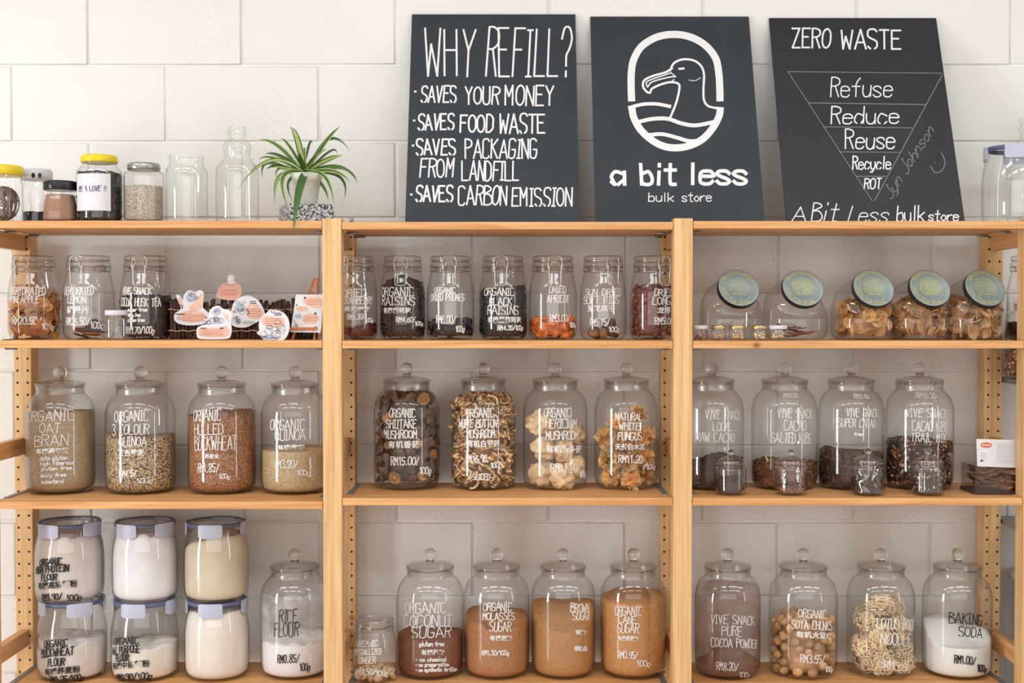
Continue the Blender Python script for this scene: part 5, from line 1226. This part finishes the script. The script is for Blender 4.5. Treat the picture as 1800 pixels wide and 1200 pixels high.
# things beyond the last side frame
def metal_shelf(zrel, label):
    x0 = POST[3] + PWD / 2 + .003; r = empty('metal_shelf', (x0, 0, Z + zrel), label, 'shelf', 'grey metal shelves beyond the pine rack')
    new_obj('shelf_plate', bevel_box('shelf_plate', 0, .62, .03, .31, -.014, 0, M['galv'], .002), r); return r
metal_shelf(-.166, 'upper grey metal shelf beyond the last pine frame'); metal_shelf(-.540, 'lower grey metal shelf beyond the last pine frame')
metal_shelf(-1.05, 'bottom grey metal shelf below the plastic tub')
j20 = jar('big', 1764, 1874, .20, Z - .166 + .0008, 'glass jar of mixed nuts on the upper grey metal shelf', zs=.7)
scatter(j20, 'mixed_nuts', 'mixed nuts in the jar on the upper grey metal shelf', 'nuts', nut, .009, .008, slope(.13, 0, 0, .006), 1500, [FM['nibl'], FM['nutr'], FM['nibd'], FM['nutl']], core_mat=FM['nutr'])
M['bin'] = plain('cloudy_plastic', srgb(176, 178, 194), .45); M['binlid'] = plain('cloudy_plastic_lid', srgb(196, 192, 190), .4)
x0 = POST[3] + PWD / 2 + .02; tub = empty('storage_tub', (x0 + .2, .17, Z - 1.0492), 'large cloudy plastic tub with a lid beyond the last pine frame', 'storage tub')
b = MB()
for (ww, dd, h0_, h1_) in ((.170, .11, 0, .345),):
    n = 8; lo = [(-ww, -dd), (ww, -dd), (ww, dd), (-ww, dd)]
    b.add([(x * .9, y * .9, h0_) for x, y in lo] + [(x, y, h1_) for x, y in lo], [(3, 2, 1, 0), (0, 1, 5, 4), (1, 2, 6, 5), (2, 3, 7, 6), (3, 0, 4, 7)])
new_obj('tub_body', b.mesh('tub_body', M['bin'], False), tub); new_obj('tub_lid', bevel_box('tub_lid', -.185, .185, -.125, .125, .345, .372, M['binlid'], .006), tub)
new_obj('handle', bevel_box('handle', -.19, -.172, -.06, .06, .285, .34, M['binlid'], .004), tub)

# ------------------------------------------------------------------ on the top shelf
zt = ZS[1] + .0006
ta = simple_jar('glass_jar', 3, .11, zt + .003, [(34, 390), (37, 382), (37, 330), (35, 318), (34, 306)], [(37, 309), (38.5, 307), (38.5, 295), (36, 292)], M['yellow_lid'], 'jar of brown twine with a yellow lid, cut by the frame edge')
b = MB(); q = random.Random(2)
for i in range(26):
    c = Vector((q.uniform(-.008, .008), q.uniform(-.008, .008), .05)); nrm = Vector((q.gauss(0, 1), q.gauss(0, 1), q.gauss(0, .5))).normalized(); e = nrm.orthogonal().normalized(); f = nrm.cross(e)
    R = q.uniform(.030, .040); b.tube([(c.x + (e * math.cos(a) + f * math.sin(a)).x * R * .95, c.y + (e * math.cos(a) + f * math.sin(a)).y * R * .95, max(.006, min(.094, c.z + (e * math.cos(a) + f * math.sin(a)).z * R * 1.1))) for a in [2 * PI * k / 22 for k in range(22)]], .0019, 5, closed=True)
tag(new_obj('twine_ball', b.mesh('twine_ball', fm('brown_twine', (128, 104, 84), .9, .3, 120)), None, (ta.x, ta.y, ta.z)), 'loosely wound brown twine inside the yellow lidded end jar', 'twine')
tb = simple_jar('glass_jar', 66, .20, zt + .003, [(24, 390), (25, 384), (25, 336), (23, 326), (21, 318)], [(26, 317), (27, 315), (27, 301), (25, 298)], M['white_lid'], 'narrow jar with a white and black lid standing behind two others')
ol = ell(0, 0, .012, .006)
b = MB(); b.lathe([(0, 0), (.0055, 0), (.0058, .0012), (0, .0014)], 14)
p = at(64, 308, tb.y - 27 * tb.kx - .0006); om = b.mesh('lid_mark', M['black_lid'], False); 
for dx in (-.0085, .0085):
    o = new_obj('lid_mark', om, tb.root, (p.x - tb.x + dx, p.y - tb.y + .0016, p.z - tb.z)); o.rotation_euler = (PI / 2, 0, 0); o.scale = (.85, 1.1, 1)
contents(tb, 'dark_tea', 'dark leaves low in the narrow jar with the white and black lid', 'tea', slope(.035, 0, 0, .004), FM['blackr'], h0=.006)
tc_ = simple_jar('glass_jar', 107, .085, zt + .003, [(30, 392), (31, 386), (30, 365), (26.5, 340), (26, 334)], [(27.5, 335), (28.5, 333), (28.5, 322), (27, 319)], M['black_lid'], 'squat faceted jar of brown powder with a black lid', facet=10)
contents(tc_, 'cocoa_mix', 'pinkish brown powder in the squat black lidded jar', 'powder', slope(at(107, 343, .085).z - tc_.z, 0, 0, .001), fl('pink_brown_powder', (168, 130, 108)), h0=.006, inset=.0045)
td = simple_jar('glass_jar', 176, .10, zt + .003, [(38, 391), (39, 384), (39, 310), (36, 299), (29.5, 291), (29, 287)], [(30.5, 287), (31.5, 285), (31.5, 277), (30, 274)], M['yellow_lid'], 'jar of black beans with a yellow lid and a pasted paper label')
j = td; scatter(j, 'black_beans', 'black beans in the jar with the paper label', 'beans', rais, .007, .006, slope(at(176, 306, .10).z - j.z, 0, 0, .002), 1300, [FM['prune'], FM['blackr']])
d = Vector((CAM.x - td.x, CAM.y - td.y)).normalized(); rt = Vector((-d.y, d.x)); b = MB(); n = 10
def lab(a, py):
    p = (d * math.cos(a) + rt * math.sin(a)) * (td.R * 1.03 + .0012); return (p.x, p.y, at(176, py, .065).z - td.z)
b.add([lab(-1.2 + 1.68 * i / n, y) for y in (371, 306) for i in range(n + 1)], [(i, i + 1, n + 2 + i, n + 1 + i) for i in range(n)])
pl = new_obj('paper_label', b.mesh('paper_label', M['card']), td.root)
def labtxt(x, y, x0, x1):
    a = -1.05 + (x - 136) / 54 * 1.42; p = (d * math.cos(a) + rt * math.sin(a)) * (td.R * 1.03 + .0018); return (p.x, p.y, at(176, y, .065).z - td.z)
b = make_text([('BE & LOVE !!', 139, 187, 337, 9, {'w': .6})], labtxt); new_obj('handwriting', b.mesh('handwriting', M['lidblue'], False), pl)
te = simple_jar('glass_jar', 254, .10, zt + .003, [(35, 391), (36, 385), (36, 312), (33, 304), (27, 300), (26, 297)], [(27, 300), (28.5, 298), (28.5, 291), (26, 287.5)], M['silver_lid'], 'faceted jar of beige grain with a silver lid', facet=8)
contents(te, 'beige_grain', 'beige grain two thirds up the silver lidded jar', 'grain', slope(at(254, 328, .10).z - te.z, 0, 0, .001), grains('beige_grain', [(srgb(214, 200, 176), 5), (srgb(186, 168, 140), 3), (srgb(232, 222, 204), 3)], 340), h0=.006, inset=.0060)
tf = simple_jar('glass_jar', 329, .10, zt + .003, [(34, 391), (36, 385), (36, 308), (33, 296), (29.5, 290), (29.5, 280), (30.5, 278), (30.5, 275), (29.5, 273)], None, None, 'open empty glass jar without a lid', glass='glass_old')
tg = simple_jar('glass_bottle', 418, .10, zt + .003, [(35, 391), (37, 384), (37, 305), (34, 292), (25, 282), (22, 276), (23, 268), (24.5, 258), (21, 250), (14, 245), (13.5, 240), (16, 237), (16, 233), (13.5, 231), (14.5, 228), (14.5, 224), (13, 223)], None, None, 'clear glass bottle with a pinched shoulder and narrow neck', glass='glass_old', cat='bottle')

# spider plant on its terrazzo tray
Yp = .13; pb = at(538, 362, Yp)
M['pot'] = plain('cream_plastic_pot', srgb(214, 214, 204), .5, 0, .04); M['soil'] = fm('potting_soil', (58, 44, 36), .95)
M['terrazzo'] = grains('terrazzo_chips', [(srgb(226, 228, 230), 5), (srgb(70, 78, 90), 3), (srgb(150, 158, 168), 2)], 190, .5, .05)
tr0 = empty('terrazzo_tray', (at(538, 385, .12).x - .0, .125, zt), 'square black and white terrazzo block under the plant pot', 'planter tray', rz=.42)
new_obj('tray_block', bevel_box('tray_block', -.056, .056, -.056, .056, 0, at(538, 359, .09).z - zt + .0, M['terrazzo'], .002), tr0)
zp = at(538, 359, .09).z + .0005; kx = (Yp - CAM.y) / F; zr = at(538, 303, Yp - .03).z
pl = empty('spider_plant', (tr0.location.x, Yp, zp), 'striped green spider plant in a cream pot', 'potted plant'); H = zr - zp
b = MB(); b.lathe([(0, .001), (17.5 * kx, 0), (18 * kx, .002), (24.5 * kx, H * .76), (26.3 * kx, H * .77), (27 * kx, H * .98), (26.5 * kx, H), (25 * kx, H), (24.4 * kx, H * .85), (0, H * .85)], 48)
new_obj('pot', b.mesh('pot', M['pot']), pl)
b = MB(); b.lathe([(24 * kx, H * .86), (12 * kx, H * .9), (0, H * .93)], 24); new_obj('soil', b.mesh('soil', M['soil']), pl)
M['leaf_green'] = plain('leaf_green', srgb(66, 102, 48), .4, 0, .2, 40); M['leaf_pale'] = plain('leaf_cream_stripe', srgb(166, 184, 104), .4, 0, .12, 40)
LV = [((100, 720), (420, 445), 13, -.05, 0), ((300, 250), (500, 320), 17, .02, 0), ((515, 240), (600, 320), 13, .05, 0), ((600, 125), (672, 260), 24, .0, 0), ((1075, 125), (930, 280), 17, .03, 0), ((1170, 350), (960, 250), 12, .04, 1),
      ((1100, 400), (950, 440), 19, -.02, 0), ((1250, 672), (1060, 505), 12, -.01, 1), ((1175, 655), (1000, 545), 16, -.03, 0), ((1120, 812), (1070, 600), 12, .03, 1), ((1020, 862), (930, 600), 17, -.05, 0), ((965, 830), (905, 680), 14, .0, 0),
      ((630, 1140), (690, 720), 30, -.145, 1), ((622, 830), (590, 640), 11, -.03, 1), ((590, 930), (535, 600), 20, -.06, 0), ((455, 857), (500, 600), 14, .0, 0), ((335, 612), (400, 470), 11, .03, 1), ((300, 447), (450, 425), 12, .04, 0),
      ((360, 385), (520, 410), 13, .0, 1), ((372, 532), (500, 500), 13, -.02, 1), ((1048, 382), (970, 365), 9, .05, 1), ((955, 345), (870, 390), 9, .02, 0), ((750, 330), (735, 380), 11, -.01, 0), ((812, 285), (780, 300), 9, .06, 1),
      ((440, 505), (560, 520), 15, -.05, 0), ((880, 395), (820, 430), 14, -.04, 0), ((1240, 632), (1080, 520), 11, .02, 0), ((700, 380), (700, 440), 18, -.07, 1), ((830, 560), (760, 545), 16, -.07, 0), ((470, 610), (520, 520), 9, .04, 0)]
sx = 5.454; crown = (535, 305)
for i, (tip, mid, wd, dy, dark) in enumerate(LV):
    P0 = at(crown[0] + rnd.uniform(-7, 7), crown[1] + rnd.uniform(-2, 4), Yp + rnd.uniform(-.01, .01)); P0.z = max(P0.z - .0, zp + H * .88)
    Pm = at(400 + mid[0] / sx, 200 + mid[1] / sx, Yp + dy * .62); P2 = at(400 + tip[0] / sx, 200 + tip[1] / sx, Yp + dy)
    C = Pm * 2 - (P0 + P2) / 2; n = 14; vs = []; fs = []; mi = []
    w0 = wd * 2.3 / sx * kx * .5
    side0 = None
    for t_ in range(n + 1):
        t = t_ / n; c = P0 * (1 - t) ** 2 + C * 2 * t * (1 - t) + P2 * t * t; tg_ = (C - P0) * (1 - t) + (P2 - C) * t
        vdir = (CAM - c).normalized(); s = tg_.cross(vdir); s = s.normalized() if s.length > 1e-6 else Vector((1, 0, 0))
        s = (s + Vector((0, .35 * math.sin(i * 2.3), .1))).normalized(); nm = s.cross(tg_).normalized()
        ww = w0 * (.55 + .55 * math.sin(PI * min(1, t * 1.15) ** .8)) * (1 - max(0, (t - .72) / .28) ** 1.4) + .0003
        for u in (-1, -.55, 0, .55, 1): vs.append(c + s * ww * u + nm * ww * .35 * (abs(u) - .4) - pl.location)
    for a in range(n):
        for u in range(4):
            fs.append((a * 5 + u, a * 5 + u + 1, a * 5 + 6 + u, a * 5 + 5 + u)); mi.append((0 if dark else (1 if u in (0, 3) else 0)) if i % 3 != 0 else (0 if u in (0, 3) else (1 if not dark else 0)))
    new_obj('leaf', mesh('leaf', vs, fs, [M['leaf_green'], M['leaf_pale']], True, mi), pl)
# little black clip by the post
p = at(618, 386, .14); b = MB(); b.box(-.0065, .0065, -.006, .006, 0, .004); b.box(-.004, .004, -.001, .001, .004, .013); b.tube([(-.0045, 0, .012), (-.0055, 0, .017), (.0055, 0, .017), (.0045, 0, .012)], .0009, 5)
tag(new_obj('binder_clip', b.mesh('binder_clip', M['black_lid'], False), None, (p.x, .14, zt)), 'tiny black clip standing on the shelf before the first board', 'clip')
# big clip jar and bottle at the far end
bigj = jar('clip', 1722, 1850, .155, zt + .002, 'big empty clip lid jar on the top shelf beside the zero waste board', clips=(-.35, 1.2, 2.8, -1.9))
tz = simple_jar('glass_bottle', 1812, .275, zt, [(40, 388), (41, 380), (41, 280), (36, 262), (24, 248), (20, 243), (20, 232), (22, 229), (22, 226), (20, 223), (20, 216), (22, 213), (22, 210), (20, 207)], None, None, 'threaded glass bottle rising behind the big empty clip jar', glass='glass_old', cat='bottle')

# ------------------------------------------------------------------ blackboards
def board(px_bl, px_br, px_tl, px_tr, y0, y1, mat, label, lines, strokes, rise_px=388):
    zb = zt; A = at(px_bl, rise_px, y0); B = at(px_br, rise_px, y0); T0 = at(px_tl[0], px_tl[1], y1); T1 = at(px_tr[0], px_tr[1], y1)
    O = Vector(((A.x + B.x) / 2, y0, zb)); wdt = B.x - A.x
    top = (T0 + T1) / 2; vdir = Vector((0, y1 - y0, top.z - zb)); Hh = vdir.length; vdir.normalize(); nrm = Vector((1, 0, 0)).cross(vdir)  # towards the camera
    shx = (top.x - O.x) / Hh
    root = empty('blackboard', O, label, 'blackboard', 'blackboards leaning on the block wall'); ang = math.atan2(y1 - y0, top.z - zb)
    root.rotation_euler = (-ang, 0, 0)
    # local frame: x across, z up the board, -y towards the room
    new_obj('board_panel', bevel_box('board_panel', -wdt / 2, wdt / 2, 0, .006, 0, Hh, M[mat], .0008), root)
    def to_loc(x, y, *_):
        dn = Vector((0, math.cos(ang), -math.sin(ang)))     # board normal away from the camera
        dr = at(x, y, 1.0) - CAM; t = (O - CAM).dot(dn) / dr.dot(dn); P = CAM + dr * t - O
        return (P.x, -.0006, P.dot(vdir))
    b = make_text(lines, lambda x, y, a, c: to_loc(x, y)); M0 = [M['chalk'], M['chalk_thin']]
    for thin, pl, w_ in strokes:
        vs, fs = ribbon(pl, w_); b.add([to_loc(x, y) for x, y in vs], fs, 1 if thin else 0)
    b.v = [(v[0], v[1] - (i % 3) * .00003, min(Hh - .002, max(.0015, v[2]))) for i, v in enumerate(b.v)]
    o = new_obj('chalk_writing', b.mesh('chalk_writing', M0, False), root); o['label'] = 'white chalk writing'
    return root
W = {'w': 1.9}; W2 = {'w': 1.55}
def S(t, x0, x1, yb, h, w_=1.5, **k): return (t, x0, x1, yb, h, dict(w=w_ * (.88 if w_ < 3 else 1), jit=.06 if w_ < 3 else .01, **k))
L1 = [S('WHY', 747, 832, 134, 82, 1.9), S('REFILL?', 854, 1003, 135, 84, 1.9), S('SAVES', 740, 801, 180, 28, 1.7), S('YOUR', 818, 876, 183, 30, 1.7), S('MONEY', 888, 972, 185, 34, 1.7),
      S('SAVES', 735, 797, 228, 27, 1.8), S('FOOD', 809, 866, 232, 30, 1.8), S('WASTE', 877, 957, 234, 33, 1.8), S('SAVES', 732, 800, 272, 27, 1.8), S('PACKAGING', 818, 943, 278, 33, 1.6),
      S('FROM', 738, 797, 311, 32, 1.6), S('LANDFILL', 812, 911, 317, 33, 1.6), S('SAVES', 731, 795, 354, 27, 1.9), S('CARBON', 806, 890, 360, 33, 1.6), S('EMISSION', 900, 1005, 362, 31, 1.6)]
dots = [(0, [(x - .8, y), (x + .8, y)], 1.7) for x, y in ((730, 161), (728, 212), (726, 256), (723, 342))]
board(712, 1019, (722, 24), (1017, 26), .095, .325, 'board', 'blackboard hand lettered with four reasons to refill', L1, dots)
z8 = lambda pts: [(1040 + x / 3.242, 20 + y / 3.242) for x, y in pts]
def sm(pts, w_, k=6): return (0, catmull(z8(pts), k), w_)
logo = [sm([(227, 497), (225, 430), (226, 350), (240, 275), (285, 200), (370, 148), (465, 132), (560, 146), (645, 192), (705, 265), (724, 350), (730, 440), (731, 497)], 6.3),
        sm([(231, 562), (240, 605), (275, 670), (335, 728), (400, 765), (470, 778), (550, 768), (630, 730), (690, 665), (725, 600), (732, 562)], 6.2),
        sm([(215, 549), (290, 530), (370, 528), (445, 542)], 3.0), sm([(262, 632), (340, 614), (430, 612), (510, 638), (590, 650), (692, 632)], 3.4), sm([(318, 706), (400, 700), (480, 718), (560, 740), (628, 732)], 3.3),
        sm([(458, 325), (420, 348), (350, 368), (302, 392), (292, 425), (310, 455), (332, 464), (345, 440), (400, 415), (450, 404), (492, 412), (500, 440), (482, 520), (448, 605)], 1.9),
        sm([(448, 335), (470, 295), (520, 274), (580, 280), (622, 310), (640, 360), (637, 440), (640, 505), (665, 540), (720, 553)], 1.9),
        sm([(452, 350), (420, 362), (350, 385), (312, 405), (318, 432)], 1.1), sm([(478, 372), (430, 378), (345, 402), (322, 428)], 1.2), sm([(450, 350), (478, 372), (455, 372)], .9, 2), sm([(455, 400), (470, 388)], .9),
        sm([(500, 328), (524, 326)], 1.9), sm([(555, 392), (590, 395), (620, 378)], .6)]
L2 = [S('a', 1075, 1098, 324, 34, 3.1, xh=.64, slant=0), S('bit', 1128, 1187, 324, 35, 3.1, xh=.62, slant=0), S('less', 1212, 1312, 323, 35, 3.1, xh=.63, slant=0), S('bulk', 1140, 1184, 354, 15, 1.0, xh=.62, slant=0), S('store', 1199, 1250, 354, 15, 1.0, xh=.62, slant=0)]
board(1047, 1345, (1043, 30), (1329, 28), .095, .325, 'board', 'blackboard with a white seabird emblem above the shop name', L2, logo)
L3 = [S('ZERO', 1393, 1458, 84, 33, 1.7), S('WASTE', 1478, 1583, 86, 33, 1.8), S('Refuse', 1460, 1567, 170, 33, 1.25), S('Reduce', 1461, 1579, 217, 30, 1.35), S('Reuse', 1486, 1572, 261, 33, 1.35), S('Recycle', 1499, 1565, 297, 22, 1.3), S('ROT', 1519, 1548, 332, 18, 1.3),
      S('A', 1392, 1414, 388, 24, 1.1, slant=.3), S('Bit', 1426, 1470, 389, 31, 1.2, slant=.2), S('Less', 1490, 1558, 390, 28, 1.1, slant=.3), S('bulk', 1576, 1624, 389, 27, 1.3), S('store', 1632, 1684, 388, 18, 1.3)]
tri = [(1, [(1385, 126), (1656, 129)], .6), (1, [(1385, 126), (1533, 353)], .6), (1, [(1656, 132), (1537, 353)], .7), (1, [(1421, 181), (1628, 184)], .7), (1, [(1448, 223), (1603, 225)], .6), (1, [(1475, 267), (1581, 268)], .6), (1, [(1506, 310), (1557, 310)], .6)]
ca, sa = math.cos(-1.0), math.sin(-1.0)
for pl in text_lines('Jyn Johnson', 0, 140, 0, 20, slant=.5): tri.append((1, [(1566 + x * ca - y * sa, 350 + x * sa + y * ca) for x, y in pl], .7))
tri.append((1, catmull([(1635, 291), (1643, 303), (1655, 300), (1661, 285), (1655, 269)], 5), .8)); tri.append((1, [(1642, 286), (1643.5, 286)], .6))
board(1383, 1697, (1361, 31), (1656, 32), .095, .325, 'board_dark', 'blackboard with a chalk triangle of zero waste steps', L3, tri)
ORD = 'first second third fourth fifth sixth seventh eighth ninth tenth eleventh twelfth thirteenth fourteenth fifteenth sixteenth seventeenth eighteenth nineteenth twentieth'.split()
ORD += ['twenty ' + w_ for w_ in ORD[:9]] + ['thirtieth']
groups = {}
for o in COL.objects:
    if o.parent is None and o.get('group') and o.get('kind') is None: groups.setdefault((o['group'], o['label']), []).append(o)
for (g, lb), obs in groups.items():
    if len(obs) < 2: continue
    sgn = -1 if obs[0].location.x < -.6 else 1
    obs.sort(key=lambda o: o.location.z)
    hgt = .018 if len(obs) > 16 else .022
    if len(obs) > 45: hgt = .012
    z_0 = obs[0].location.z; lay = {}
    for o in obs: lay.setdefault(int((o.location.z - z_0) / hgt), []).append(o)
    for li, (kz, row) in enumerate(sorted(lay.items())):
        row.sort(key=lambda o: sgn * o.location.x)
        for k, o in enumerate(row):
            short = lb.split(',')[0]
            for cut in (' in the ', ' in its ', ' in their ', ' between ', ' lying ', ' before ', ' leaning '): short = short.split(cut)[0]
            o['label'] = short + ', ' + ORD[min(li, 29)] + ' layer up' + ('' if len(row) == 1 else ', ' + ORD[min(k, 29)] + ' from the plant side')
for me in bpy.data.meshes:
    if me.users == 0: bpy.data.meshes.remove(me)
